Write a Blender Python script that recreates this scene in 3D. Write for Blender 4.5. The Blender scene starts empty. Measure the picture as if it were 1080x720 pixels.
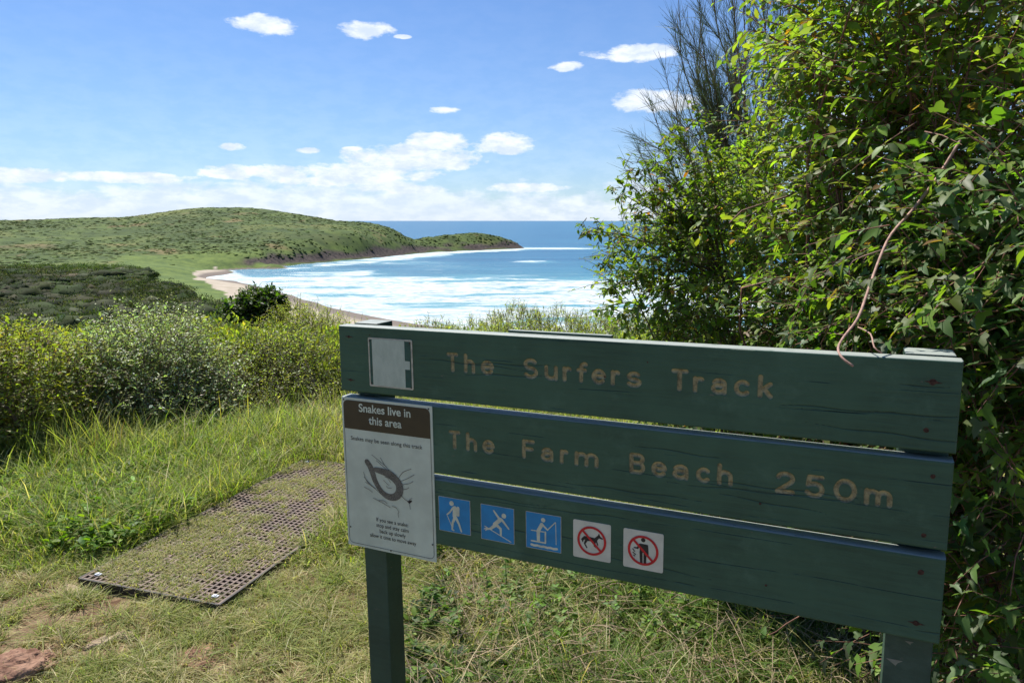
import bpy, math, random
import numpy as np
from mathutils import Vector, Matrix
rng = np.random.default_rng(7)
random.seed(7)
R = math.radians
F, W0, H0 = 780.0, 1080.0, 720.0
PITCH = math.atan(127.2 / F)
CZ = 30.0                                   # camera height above the sea
scene = bpy.context.scene

# ---------------------------------------------------------------- camera, sky, sun, exposure
cam_d = bpy.data.cameras.new('camera'); cam = bpy.data.objects.new('camera', cam_d)
scene.collection.objects.link(cam); scene.camera = cam
cam.location = (0, 0, CZ); cam.rotation_euler = (math.pi / 2 - PITCH, 0, 0)
cam_d.sensor_width = 36; cam_d.lens = F / W0 * 36
cam_d.clip_start = 0.05; cam_d.clip_end = 200000
SUN_AZ, SUN_EL = -34.0, 58.0                # azimuth from +Y towards +X
scene.view_settings.view_transform = 'Standard'; scene.view_settings.look = 'None'
scene.view_settings.gamma = 1; scene.view_settings.use_curve_mapping = False
scene.view_settings.exposure = 0.62
sd = bpy.data.lights.new('sun', 'SUN'); sun = bpy.data.objects.new('sun', sd); scene.collection.objects.link(sun)
sd.energy = 5.0; sd.angle = R(0.6); sd.color = (1, 0.95, 0.87)
sun_dir = Vector((math.sin(R(SUN_AZ)) * math.cos(R(SUN_EL)), math.cos(R(SUN_AZ)) * math.cos(R(SUN_EL)), math.sin(R(SUN_EL))))
sun.rotation_euler = sun_dir.to_track_quat('Z', 'Y').to_euler(); sun.location = (-20, 30, 80)

def ray(px, py):
    """unit direction of a photo pixel, used to work out where things stand"""
    v = np.array([(px - W0 / 2) / F, 1.0, -(py - H0 / 2) / F])
    c, s = math.cos(PITCH), math.sin(PITCH)
    v = np.array([v[0], v[1] * c + v[2] * s, -v[1] * s + v[2] * c])
    return v / np.linalg.norm(v)
def at(px, py, d):
    r = ray(px, py); r = r * (d / math.hypot(r[0], r[1])); return np.array([r[0], r[1], CZ + r[2]])
def on_z(px, py, z):
    r = ray(px, py); t = (z - CZ) / r[2]; return np.array([r[0] * t, r[1] * t, z])
def azel(px, py):
    r = ray(px, py); return math.atan2(r[0], r[1]), math.asin(r[2])

class NB:
    """small node-building helper"""
    def __init__(s, tree): s.t = tree; s.n = tree.nodes; s.l = tree.links
    def add(s, kind, **kw):
        n = s.n.new(kind)
        for k, v in kw.items(): setattr(n, k, v)
        return n
    def put(s, sock, v):
        if isinstance(v, bpy.types.NodeSocket): s.l.new(v, sock)
        elif v is not None:
            if hasattr(sock.default_value, '__len__') and len(sock.default_value) == 4 and len(v) == 3: v = (*v, 1)
            sock.default_value = v
    def math(s, op, a, b=None, c=None, clamp=False):
        n = s.add('ShaderNodeMath', operation=op, use_clamp=clamp)
        s.put(n.inputs[0], a); s.put(n.inputs[1], b)
        if c is not None: s.put(n.inputs[2], c)
        return n.outputs[0]
    def mix(s, f, a, b, blend='MIX'):
        n = s.add('ShaderNodeMix', data_type='RGBA', blend_type=blend)
        s.put(n.inputs[0], f); s.put(n.inputs[6], a); s.put(n.inputs[7], b); return n.outputs[2]
    def noise(s, vec, scale, detail=4, rough=0.55, dist=0.0):
        n = s.add('ShaderNodeTexNoise'); s.put(n.inputs['Vector'], vec); n.inputs['Scale'].default_value = scale
        n.inputs['Detail'].default_value = detail; n.inputs['Roughness'].default_value = rough; n.inputs['Distortion'].default_value = dist
        return n.outputs['Fac']
    def ramp(s, f, lo, hi, smooth=True):
        n = s.add('ShaderNodeMapRange', clamp=True, interpolation_type='SMOOTHSTEP' if smooth else 'LINEAR')
        s.put(n.inputs[0], f); n.inputs[1].default_value = lo; n.inputs[2].default_value = hi; return n.outputs[0]
    def mapping(s, vec, scale=(1, 1, 1), rot=(0, 0, 0), loc=(0, 0, 0)):
        n = s.add('ShaderNodeMapping'); s.put(n.inputs[0], vec); n.inputs[1].default_value = loc
        n.inputs[2].default_value = rot; n.inputs[3].default_value = scale; return n.outputs[0]

world = bpy.data.worlds.new('World'); scene.world = world; world.use_nodes = True
b = NB(world.node_tree); b.n.clear()
sky = b.add('ShaderNodeTexSky', sky_type='NISHITA', sun_disc=False, sun_elevation=R(SUN_EL), sun_rotation=R(SUN_AZ), altitude=30)
sky.air_density = 1.0; sky.dust_density = 0.25; sky.ozone_density = 3.0
tc = b.add('ShaderNodeTexCoord'); sep = b.add('ShaderNodeSeparateXYZ'); b.l.new(tc.outputs['Generated'], sep.inputs[0])
az = b.math('ARCTAN2', sep.outputs[0], sep.outputs[1]); el = b.math('ARCSINE', sep.outputs[2])
comb = b.add('ShaderNodeCombineXYZ'); b.l.new(az, comb.inputs[0]); b.l.new(b.math('MULTIPLY', el, 2.4), comb.inputs[1])
n1 = b.noise(comb.outputs[0], 14, 8, 0.62, 0.3); n2 = b.noise(comb.outputs[0], 5.5, 5, 0.6)
n3 = b.noise(comb.outputs[0], 45, 5, 0.6)
# (px, py, half width px, half height px, softness)
CLOUDS = [(284, 28, 40, 12), (387, 31, 29, 11), (468, 116.5, 19, 4.5), (600, 70.5, 22, 6), (668, 56, 52, 10), (690, 106, 50, 13),
          (532, 152, 36, 12), (243, 155, 16, 4.5), (325, 159, 17, 4), (373, 157, 13, 3), (430, 168, 82, 17), (462, 150, 34, 12), (380, 184, 95, 13), (330, 190, 60, 8), (560, 198, 60, 6), (430, 200, 70, 6),
          (255, 181, 58, 9), (140, 187, 70, 7), (25, 185, 60, 10), (-150, 150, 90, 25), (1250, 120, 90, 25), (900, 120, 60, 20), (424, 39, 10, 2.5)]
tot = None
for (px, py, hw, hh) in CLOUDS:
    a0, e0 = azel(px, py); ra = abs(azel(px + hw, py)[0] - a0); re = abs(azel(px, py - hh)[1] - e0)
    dx = b.math('MULTIPLY', b.math('SUBTRACT', az, a0), 1 / ra); dy = b.math('MULTIPLY', b.math('SUBTRACT', el, e0), 1 / re)
    m = b.math('SUBTRACT', 1.0, b.math('ADD', b.math('MULTIPLY', dx, dx), b.math('MULTIPLY', dy, dy)))
    tot = m if tot is None else b.math('MAXIMUM', tot, m)
tot = b.math('MAXIMUM', tot, -1.2)
nz = b.math('ADD', b.math('MULTIPLY', b.math('SUBTRACT', n1, 0.5), 3.6), b.math('MULTIPLY', b.math('SUBTRACT', n3, 0.5), 1.4))
cl = b.ramp(b.math('ADD', tot, nz), -0.15, 0.7)
# low bank over the horizon
ebank = azel(540, 186)[1]
bk = b.math('ADD', b.math('MULTIPLY', b.math('SUBTRACT', ebank, el), 24.0), b.math('ADD', b.math('MULTIPLY', b.math('SUBTRACT', n2, 0.5), 2.8), b.math('MULTIPLY', b.math('SUBTRACT', n1, 0.5), 2.4)))
bank = b.math('MULTIPLY', b.ramp(bk, -0.1, 0.8), 0.8)
veil = b.math('MULTIPLY', b.math('POWER', 2.718, b.math('MULTIPLY', b.math('MAXIMUM', el, 0.0), -7.0)), 0.32)
mask = b.math('MAXIMUM', b.math('MULTIPLY', cl, 0.93), b.math('MAXIMUM', bank, veil))
shade = b.ramp(b.noise(comb.outputs[0], 26, 5, 0.6), 0.35, 0.65)
shade = b.math('MULTIPLY', shade, b.math('ADD', b.math('MULTIPLY', b.ramp(bk, 2.2, 0.2), .75), .25)); ccol = b.mix(shade, (0.50, 0.57, 0.68), (0.70, 0.73, 0.78))
skys = b.mix(1.0, sky.outputs[0], (0.045, 0.061, 0.083), 'MULTIPLY')
fin = b.mix(mask, skys, ccol)
bg = b.add('ShaderNodeBackground'); b.l.new(fin, bg.inputs[0]); bg.inputs[1].default_value = 1.0
wo = b.add('ShaderNodeOutputWorld'); b.l.new(bg.outputs[0], wo.inputs[0])
SKY_NODES = True

# ---------------------------------------------------------------- helpers
def new_mat(name):
    m = bpy.data.materials.new(name); m.use_nodes = True; nb = NB(m.node_tree); nb.n.clear()
    out = nb.add('ShaderNodeOutputMaterial'); nb.out = out; return m, nb
def bsdf(nb, col, rough=0.6, spec=0.5, normal=None, **kw):
    p = nb.add('ShaderNodeBsdfPrincipled'); nb.put(p.inputs['Base Color'], col); nb.put(p.inputs['Roughness'], rough)
    p.inputs['Specular IOR Level'].default_value = spec
    if normal is not None: nb.l.new(normal, p.inputs['Normal'])
    return p.outputs[0]
def bump(nb, h, strength=0.4, dist=0.01):
    n = nb.add('ShaderNodeBump'); nb.put(n.inputs['Height'], h); n.inputs['Strength'].default_value = strength; n.inputs['Distance'].default_value = dist
    return n.outputs[0]
def objc(nb): return nb.add('ShaderNodeTexCoord').outputs['Object']
def leaf_mat(name, trans=0.38, rough=0.45, tcol=(1.5, 1.75, 0.35), spec=0.45):
    m, nb = new_mat(name)
    a = nb.add('ShaderNodeAttribute', attribute_name='Col')
    s = bsdf(nb, a.outputs[0], rough, spec)
    t = nb.add('ShaderNodeBsdfTranslucent'); nb.put(t.inputs[0], nb.mix(1.0, a.outputs[0], tcol, 'MULTIPLY'))
    mx = nb.add('ShaderNodeMixShader'); mx.inputs[0].default_value = trans
    nb.l.new(s, mx.inputs[1]); nb.l.new(t.outputs[0], mx.inputs[2]); nb.l.new(mx.outputs[0], nb.out.inputs[0]); return m
def simple_mat(name, col, rough=0.6, spec=0.4, noise_scale=30, var=0.25, bumpd=0.002, bs=0.3):
    m, nb = new_mat(name); o = objc(nb); n = nb.noise(o, noise_scale, 5)
    c2 = tuple(c * (1 - var) for c in col); c1 = tuple(min(1, c * (1 + var)) for c in col)
    c = nb.mix(nb.ramp(n, 0.3, 0.7), c2, c1)
    nb.l.new(bsdf(nb, c, rough, spec, bump(nb, nb.noise(o, noise_scale * 3, 4), bs, bumpd)), nb.out.inputs[0]); return m

def mesh_np(name, V, Fc, mat=None, col=None, smooth=False, mats=None, mi=None):
    """V (n,3); Fc (m,k) indices; col (n,3) per-vertex colour"""
    me = bpy.data.meshes.new(name); V = np.asarray(V, np.float32); Fc = np.asarray(Fc, np.int32); k = Fc.shape[1]
    me.vertices.add(len(V)); me.vertices.foreach_set('co', V.ravel())
    me.loops.add(Fc.size); me.loops.foreach_set('vertex_index', Fc.ravel())
    me.polygons.add(len(Fc)); me.polygons.foreach_set('loop_start', np.arange(0, Fc.size, k, dtype=np.int32))
    if mi is not None: me.polygons.foreach_set('material_index', np.asarray(mi, np.int32))
    me.update(calc_edges=True)
    if smooth: me.shade_smooth()
    if col is not None:
        a = me.color_attributes.new('Col', 'FLOAT_COLOR', 'POINT')
        c4 = np.ones((len(V), 4), np.float32); c4[:, :3] = col; a.data.foreach_set('color', c4.ravel())
    for m in (mats or ([mat] if mat else [])): me.materials.append(m)
    return me
def obj(name, me, parent=None, loc=(0, 0, 0), label=None, cat=None, group=None, kind=None):
    o = bpy.data.objects.new(name, me); scene.collection.objects.link(o); o.location = loc
    if parent is not None: o.parent = parent
    if label: o['label'] = label
    if cat: o['category'] = cat
    if group: o['group'] = group
    if kind: o['kind'] = kind
    return o
def thing(name, loc, label, cat, group=None, rot=(0, 0, 0)):
    o = bpy.data.objects.new(name, None); scene.collection.objects.link(o); o.location = loc; o.rotation_euler = rot
    o.empty_display_size = 0.1; o['label'] = label; o['category'] = cat
    if group: o['group'] = group
    return o
class MB:
    """collects polygons of any size into one mesh"""
    def __init__(s): s.v = []; s.f = []; s.m = []
    def poly(s, pts, mi=0):
        i = len(s.v); s.v += [tuple(map(float, p)) for p in pts]; s.f.append(tuple(range(i, i + len(pts)))); s.m.append(mi)
    def raw(s, V, Fs, mi=0):
        i = len(s.v); s.v += [tuple(map(float, p)) for p in V]
        for f in Fs: s.f.append(tuple(i + int(a) for a in f)); s.m.append(mi)
    def box(s, x0, x1, y0, y1, z0, z1, mi=0):
        V = [(x0, y0, z0), (x1, y0, z0), (x1, y1, z0), (x0, y1, z0), (x0, y0, z1), (x1, y0, z1), (x1, y1, z1), (x0, y1, z1)]
        s.raw(V, [(0, 3, 2, 1), (4, 5, 6, 7), (0, 1, 5, 4), (1, 2, 6, 5), (2, 3, 7, 6), (3, 0, 4, 7)], mi)
    def tube(s, P, rad, sides=6, mi=0, cap=True):
        V, Fs = tube_np(P, rad, sides); s.raw(V, Fs, mi)
        if cap: 
            n = len(P); i = len(s.v) - n * sides
            s.f.append(tuple(i + k for k in range(sides))[::-1]); s.m.append(mi)
            s.f.append(tuple(i + (n - 1) * sides + k for k in range(sides))); s.m.append(mi)
    def mesh(s, name, mats, smooth=False, off=(0, 0, 0)):
        me = bpy.data.meshes.new(name); me.from_pydata([(a[0] - off[0], a[1] - off[1], a[2] - off[2]) for a in s.v], [], s.f)
        for m in (mats if isinstance(mats, (list, tuple)) else [mats]): me.materials.append(m)
        me.polygons.foreach_set('material_index', s.m); me.update()
        if smooth: me.shade_smooth()
        return me
def tube_np(P, rad, sides=5):
    P = np.asarray(P, float); n = len(P); rad = np.broadcast_to(np.asarray(rad, float), (n,))
    T = np.gradient(P, axis=0); T /= np.linalg.norm(T, axis=1, keepdims=True) + 1e-12
    ref = np.array([0, 0, 1.0]) if abs(T[:, 2]).mean() < 0.8 else np.array([1.0, 0, 0])
    A = np.cross(T, ref); A /= np.linalg.norm(A, axis=1, keepdims=True) + 1e-12; B = np.cross(T, A)
    th = np.arange(sides) * 2 * np.pi / sides
    V = P[:, None] + rad[:, None, None] * (A[:, None] * np.cos(th)[None, :, None] + B[:, None] * np.sin(th)[None, :, None])
    Fs = []
    for i in range(n - 1):
        for k in range(sides): Fs.append((i * sides + k, i * sides + (k + 1) % sides, (i + 1) * sides + (k + 1) % sides, (i + 1) * sides + k))
    return V.reshape(-1, 3), np.array(Fs)
def unit(v): return v / (np.linalg.norm(v, axis=-1, keepdims=True) + 1e-9)
def instance(tv, tf, P, D, N, S, W=None):
    """place a template (x along, y across, z normal) at points P, direction D, normal N, length S, width factor W"""
    D = unit(D); B = unit(np.cross(N, D)); N = np.cross(D, B)
    if W is None: W = np.ones(len(P))
    V = P[:, None] + S[:, None, None] * (tv[None, :, 0:1] * D[:, None] + (W[:, None, None] * tv[None, :, 1:2]) * B[:, None] + tv[None, :, 2:3] * N[:, None])
    k = len(tv); Fc = tf[None] + (np.arange(len(P)) * k)[:, None, None]
    return V.reshape(-1, 3), Fc.reshape(-1, tf.shape[1])
# leaf templates (triangles)
OV = np.array([(0, 0, 0), (.28, -.22, .05), (.3, 0, 0), (.28, .22, .05), (.65, -.2, .02), (.65, 0, -.04), (.65, .2, .02), (1, 0, -.14)], float)
OF = np.array([(0, 1, 2), (0, 2, 3), (1, 4, 5), (1, 5, 2), (2, 5, 6), (2, 6, 3), (4, 7, 5), (5, 7, 6)])
LOB = np.array([(0.1, 0, 0), (-.05, -.3, .06), (.25, -.42, .05), (.35, -.2, .04), (.7, -.17, 0), (1.05, 0, -.16), (.7, .17, 0), (.35, .2, .04), (.25, .42, .05), (-.05, .3, .06), (.4, 0, -.02), (.72, 0, -.06)], float)
LF = np.array([(0, 1, 2), (0, 2, 3), (0, 3, 10), (3, 4, 11), (3, 11, 10), (4, 5, 11), (11, 5, 6), (10, 11, 7), (11, 6, 7), (0, 10, 7), (0, 7, 8), (0, 8, 9)])
DI = np.array([(0, 0, 0), (.45, -.2, .05), (.45, .2, .05), (1, 0, -.08)], float); DF = np.array([(0, 1, 3), (0, 3, 2)])
LA = np.array([(0, 0, 0), (.4, -.09, .02), (.4, .09, .02), (1, 0, -.1)], float)
NE = np.array([(0, -.5, 0), (0, .5, 0), (.5, -.5, -.01), (.5, .5, -.01), (1, -.2, -.06), (1, .2, -.06)], float)
NF = np.array([(0, 1, 3), (0, 3, 2), (2, 3, 5), (2, 5, 4)])
def vcol(n, k, base, var=0.25, hue=0.1, alt=None, altp=0.0, r=rng):
    """per-leaf colours"""
    base = np.atleast_2d(np.array(base, float)); c = base[r.integers(0, len(base), n)]
    c = c * (1 + r.normal(0, var, (n, 1))).clip(0.4, 1.9) * (1 + r.normal(0, hue, (n, 3)))
    if alt is not None:
        s = r.random(n) < altp; al = np.atleast_2d(np.array(alt, float)); c[s] = al[r.integers(0, len(al), s.sum())] * (1 + r.normal(0, .2, (s.sum(), 1)))
    return np.repeat(c.clip(0.003, 0.9), k, axis=0)
def fbm(x, y, seed=0, octaves=4, base=1.0):
    """cheap smooth pseudo noise, about -1..1"""
    r = np.random.default_rng(seed); o = np.zeros_like(x, dtype=float); a = 1.0; tot = 0; f = base
    for _ in range(octaves):
        for _ in range(3):
            th = r.uniform(0, 2 * np.pi); ph = r.uniform(0, 6.28); ph2 = r.uniform(0, 6.28)
            u = (x * np.cos(th) + y * np.sin(th)) * f; v = (-x * np.sin(th) + y * np.cos(th)) * f
            o += a * np.sin(u + ph + 1.3 * np.sin(v * 0.8 + ph2)) / 3
        tot += a; a *= 0.55; f *= 2.07
    return o / tot * 1.6

# ---------------------------------------------------------------- terrain shape
GZ = CZ - 1.62                                # local ground
def pt(px, d, z): a = azel(px, 240)[0]; return (math.sin(a) * d, math.cos(a) * d, z)
def sea_pt(px, py, z=0.0): p = on_z(px, py, z); return (p[0], p[1], z)
ctrl = []
shore = [(227, 286), (240, 290), (255, 296), (267, 300), (290, 305.5), (315, 311.5), (340, 319), (365, 327), (395, 333.5), (425, 339), (450, 343.5), (520, 351), (620, 361), (760, 374), (960, 386), (1300, 400)]
for (px, py) in shore:
    p = np.array(sea_pt(px, py)); ctrl.append(tuple(p)); u = unit(p[:2])
    if px < 250: continue
    ctrl.append((*(p[:2] + u * 25), -2.0)); ctrl.append((*(p[:2] + u * 70), -5.0))
for (px, py, z) in [(201, 288, 2.6), (215, 296, 2.6), (240, 306, 2.6), (262, 316, 2.8), (300, 333, 3.2), (345, 352, 3.6), (450, 372, 4)]: ctrl.append(sea_pt(px, py, z))
cliff = [(236, 285.2, 3, 8), (250, 284.3, 5, 9), (270, 283, 8, 10), (300, 280, 9, 10), (330, 277, 9.5, 12), (360, 274.6, 11, 12), (390, 272, 11, 12), (410, 270, 10, 14), (430, 268, 8, 15), (450, 266.3, 7, 16), (470, 265, 7, 15), (500, 264, 7, 14), (520, 263.2, 8, 10), (543, 262, 9, 6)]
cliff = [tuple(np.array(cliff[i]) * (1 - f) + np.array(cliff[i + 1]) * f) for i in range(len(cliff) - 1) for f in (0, .33, .67)] + [cliff[-1]]
for (px, py, h, w) in cliff:
    p = np.array(sea_pt(px, py)); u = unit(p[:2]); ctrl.append(tuple(p)); ctrl.append((*(p[:2] + u * w), h)); ctrl.append((*(p[:2] - u * 14), -1.5)); ctrl.append((*(p[:2] - u * 60), -4))
tip = np.array(sea_pt(543, 262))
for dx, dy, z in [(8, 10, 2), (14, 20, -4), (20, 60, -5), (60, 0, -6), (120, 60, -8)]: ctrl.append((tip[0] + dx, tip[1] + dy, z))
def ridge(px, py, d): return (*pt(px, d, 0)[:2], CZ - (py - 232.8) / F * d * 1.0)
ridges = [(-300, 226, 700), (-150, 226, 720), (-60, 232.5, 740), (0, 232.8, 745), (28, 232.5, 750), (80, 229.8, 755), (150, 229.3, 765), (175, 225.5, 775), (200, 221.5, 785), (240, 219.8, 790), (280, 221, 790), (300, 223.5, 785), (320, 227, 765),
          (340, 231, 750), (360, 235, 745), (383, 234, 735), (397, 236.5, 735), (413, 240, 735), (422, 245, 735), (428, 250, 735), (434, 255, 740), (440, 252.5, 755), (449, 247, 768), (470, 244.5, 785), (500, 244.5, 805), (520, 247, 812), (536, 251, 812)]
for (px, py, d) in ridges:
    p = ridge(px, py, d); ctrl.append(p); u = unit(np.array(p[:2]))
    k = 130 if px > 425 else 260
    ctrl.append((*(np.array(p[:2]) + u * k * .4), p[2] * .55 if px > 425 else p[2] * .8)); ctrl.append((*(np.array(p[:2]) + u * k), -3 if px > 300 else 5)); ctrl.append((*(np.array(p[:2]) + u * (k + 300)), -12))
for px in (-300, -150, 0, 100, 170): 
    for d, z in ((440, 6.5), (540, 10.5), (600, 17), (670, 24)): ctrl.append(pt(px, d, z))
for px, d, z in [(240, 470, 6), (240, 530, 11), (240, 600, 18), (240, 670, 26), (240, 720, 33), (200, 700, 31), (285, 500, 11), (285, 590, 19), (285, 670, 27), (285, 730, 34),
                 (330, 570, 16), (330, 640, 23), (330, 700, 29), (383, 630, 17), (383, 680, 23), (430, 700, 11), (470, 740, 12), (500, 770, 14), (100, 715, 29), (0, 715, 27)]: ctrl.append(pt(px, d, z))
for px, d, z in [(213, 440, 1.4), (203, 446, 2.4), (196, 452, 3.2), (434, 790, 5), (431, 770, 7)]: ctrl.append(pt(px, d, z))
for px in (-500, -300, -150, 0, 100, 200):
    for d, z in ((180, 5.5), (260, 4.5), (350, 5)): ctrl.append(pt(px, d, z))
for a, d, z in [(150, 150, 29), (180, 300, 30), (-150, 300, 29), (-100, 300, 22), (-75, 400, 12), (100, 200, 24), (75, 160, 14), (75, 350, -5), (100, 500, -8), (140, 500, 25), (180, 900, 30), (-130, 900, 28), (-90, 900, 25), (-60, 900, 22)]:
    ctrl.append((math.sin(R(a)) * d, math.cos(R(a)) * d, z))
C = np.array(ctrl); K = np.linalg.norm(C[:, None, :2] - C[None, :, :2], axis=2)
n = len(C); A = np.zeros((n + 1, n + 1)); A[:n, :n] = -K - 0.0 * np.eye(n); A[:n, n] = 1; A[n, :n] = 1
A[:n, :n] += np.eye(n) * 0.5 * -1
sol = np.linalg.lstsq(A, np.append(C[:, 2], 0), rcond=None)[0]
def far_h(x, y):
    o = np.full(x.shape, sol[n])
    for i in range(n): o -= sol[i] * np.sqrt((x - C[i, 0]) ** 2 + (y - C[i, 1]) ** 2 + 7.0 ** 2)
    return o
RP = np.array([0, 6.0, 9, 14, 22, 40, 80, 120, 170]); ZP = np.array([0, 0, -.5, -1.75, -3.6, -8.0, -16.5, -22.5, -24.0]) + GZ
def sstep(a, b_, v): t = np.clip((v - a) / (b_ - a), 0, 1); return t * t * (3 - 2 * t)
def height(x, y):
    x = np.asarray(x, float); y = np.asarray(y, float); r = np.hypot(x, y); ang = np.degrees(np.arctan2(x, y))
    near = np.interp(r, RP, ZP); back = sstep(70, 110, np.abs(ang)); near = near * (1 - back) + (GZ + 0.3 * sstep(2, 20, r)) * back
    near = near + 0.018 * fbm(x, y, 3, 3, 2.2) * sstep(0, 1, r)
    f = sstep(110, 175, r)
    fh = np.where(r > 100, 1, 0)
    h = near.copy(); m = r > 100
    if m.any():
        hf = far_h(x[m], y[m]); land = sstep(3.5, 9, hf)
        hf = hf + land * (1.1 * fbm(x[m], y[m], 11, 4, 0.035) + 0.5 * fbm(x[m], y[m], 12, 3, 0.2))
        h[m] = near[m] * (1 - f[m]) + hf * f[m]
    return h
ang = np.concatenate([np.arange(-180, -56, 2.0), np.arange(-56, 50, 0.2), np.arange(50, 180.1, 2.0)])
rad = np.concatenate([[0.3], np.geomspace(0.6, 8, 110), np.geomspace(8.1, 150, 150), np.geomspace(152, 1000, 420), np.geomspace(1030, 4000, 20)])
AA, RR = np.meshgrid(np.radians(ang), rad); X = RR * np.sin(AA); Y = RR * np.cos(AA)
Z = height(X.ravel(), Y.ravel()).reshape(X.shape)
Z = np.where(RR > 1200, np.minimum(Z, 20), Z); Z = np.where((RR > 1200) & (np.abs(np.degrees(AA)) < 95), -15, Z)
nr, na = X.shape
idx = np.arange(nr * na).reshape(nr, na)
Fq = np.stack([idx[:-1, :-1], idx[:-1, 1:], idx[1:, 1:], idx[1:, :-1]], -1).reshape(-1, 4)
# what covers the ground: R = sand, G = bright dune grass, B = rock
xr, yr = X.ravel(), Y.ravel(); zr = Z.ravel(); rr = RR.ravel()
azd = np.degrees(np.arctan2(xr, yr))
shoreP = np.array([sea_pt(px, py)[:2] for px, py in shore])
def dist_poly(x, y, P):
    d = np.full(x.shape, 1e9)
    for i in range(len(P) - 1):
        a, b_ = P[i], P[i + 1]; ab = b_ - a; t = np.clip(((x - a[0]) * ab[0] + (y - a[1]) * ab[1]) / (ab @ ab), 0, 1)
        d = np.minimum(d, np.hypot(x - a[0] - t * ab[0], y - a[1] - t * ab[1]))
    return d
dsh = dist_poly(xr, yr, shoreP)
innerP = np.array([sea_pt(px, py, z)[:2] for px, py, z in [(226, 286, 0.6), (203, 286.6, 2.2), (210, 297, 2.6), (236, 310, 2.8), (260, 322, 3.0), (300, 341, 3.4), (345, 362, 3.8), (450, 372, 4), (620, 392, 4), (900, 410, 4)]])
def winding(x, y, P):
    c = np.zeros(x.shape, bool)
    for i in range(len(P)):
        (x1, y1), (x0, y0) = P[i], P[i - 1]; k = ((y1 > y) != (y0 > y)) & (x < (x0 - x1) * (y - y1) / (y0 - y1 + 1e-12) + x1); c ^= k
    return c
wob = 2.2 * fbm(xr, yr, 5, 3, 0.10)
poly_s = np.vstack([shoreP + unit(shoreP) * 12, innerP[::-1]])
sand = ((winding(xr + wob, yr + wob, poly_s)) | ((zr < 0.6) & (dsh < 60))).astype(float) * (rr > 90)
GAZ = azel(243, 320)[0]
def heath_side(x, y):
    """>0 on the dark heath side of the line that runs along the dune"""
    P1 = np.array(on_z(135, 281, 5.5)[:2]); P2 = np.array(on_z(165, 302, 5)[:2]); P3 = np.array(on_z(240, 329, 4.5)[:2])
    def side(a, c): return ((c[0] - a[0]) * (y - a[1]) - (c[1] - a[1]) * (x - a[0])) / np.linalg.norm(c - a)
    s1 = side(P1, P2); s2 = side(P2, P3)
    w = sstep(P2[1] - 20, P2[1] + 20, y); return -(s1 * w + s2 * (1 - w))
hs = heath_side(xr, yr) + 7 * fbm(xr, yr, 8, 3, 0.06)
dune = (1 - sstep(-4, 4, hs)) * (1 - sstep(8.5, 11.5, zr + 1.5 * fbm(xr, yr, 21, 3, .05))) * (rr > 150) * (azd < -12)
gx = np.gradient(Z, axis=0) / np.gradient(RR, axis=0); gy = np.gradient(Z, axis=1) / (np.gradient(AA, axis=1) * RR)
slope = np.hypot(gx, gy).ravel()
rock = sstep(0.40, 0.62, slope + 0.16 * fbm(xr, yr, 9, 3, .12)) * (rr > 440) * (1 - sstep(5, 8.5, zr + 2.5 * fbm(xr, yr, 15, 3, .09))) * (azd > -21.3)
cov = np.stack([sand, dune, rock], -1)

m_ground, nb = new_mat('ground_cover')
pos = nb.add('ShaderNodeNewGeometry').outputs['Position']; cv = nb.add('ShaderNodeAttribute', attribute_name='Col'); sp = nb.add('ShaderNodeSeparateXYZ'); nb.l.new(cv.outputs['Vector'], sp.inputs[0])
ln = nb.add('ShaderNodeVectorMath', operation='LENGTH'); sb_ = nb.add('ShaderNodeVectorMath', operation='SUBTRACT'); nb.l.new(pos, sb_.inputs[0]); sb_.inputs[1].default_value = (0, 0, CZ); nb.l.new(sb_.outputs[0], ln.inputs[0])
nearf = nb.ramp(ln.outputs['Value'], 30, 12)
e_n = nb.noise(pos, 1.7, 6, 0.6); e_f = nb.noise(pos, 14, 6, 0.65)
soil = nb.mix(nb.ramp(e_f, 0.35, 0.7), (0.15, 0.085, 0.05), (0.38, 0.27, 0.17))
thatch = nb.mix(nb.ramp(nb.noise(pos, 40, 4), 0.35, 0.65), (0.12, 0.12, 0.04), (0.30, 0.26, 0.13))
dirtm = None
for (px_d, py_d, rd) in [(45, 664, .34), (100, 655, .16), (125, 680, .16), (200, 700, .14), (225, 655, .10), (10, 640, .2), (280, 715, .16)]:
    q_ = on_z(px_d, py_d, CZ - 1.62); vd = nb.add('ShaderNodeVectorMath', operation='DISTANCE'); nb.l.new(pos, vd.inputs[0]); vd.inputs[1].default_value = tuple(q_)
    m_ = nb.ramp(nb.math('ADD', vd.outputs['Value'], nb.math('MULTIPLY', nb.math('SUBTRACT', nb.noise(pos, 6, 5, .65), .5), rd * 1.6)), rd * 1.15, rd * .8)
    dirtm = m_ if dirtm is None else nb.math('MAXIMUM', dirtm, m_)
nearc = nb.mix(nb.ramp(nb.math('ADD', e_n, nb.math('MULTIPLY', nb.math('SUBTRACT', nb.noise(pos, 9, 6, .7), .5), .5)), 0.42, 0.62), soil, thatch)
nearc = nb.mix(dirtm, nearc, soil)
h1 = nb.noise(pos, 0.02, 6, 0.6); h2 = nb.noise(pos, 0.09, 6, 0.65); h3 = nb.noise(pos, 0.45, 4, 0.6)
hill = nb.mix(nb.ramp(h2, 0.35, 0.65), (0.038, 0.064, 0.015), (0.085, 0.125, 0.026))
hill = nb.mix(nb.math('MULTIPLY', nb.ramp(h1, 0.50, 0.64), 0.8), hill, (0.125, 0.145, 0.038))
hill = nb.mix(nb.math('MULTIPLY', nb.ramp(nb.noise(pos, 0.03, 4, 0.6), 0.58, 0.68), 0.7), hill, (0.20, 0.14, 0.065))
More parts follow.
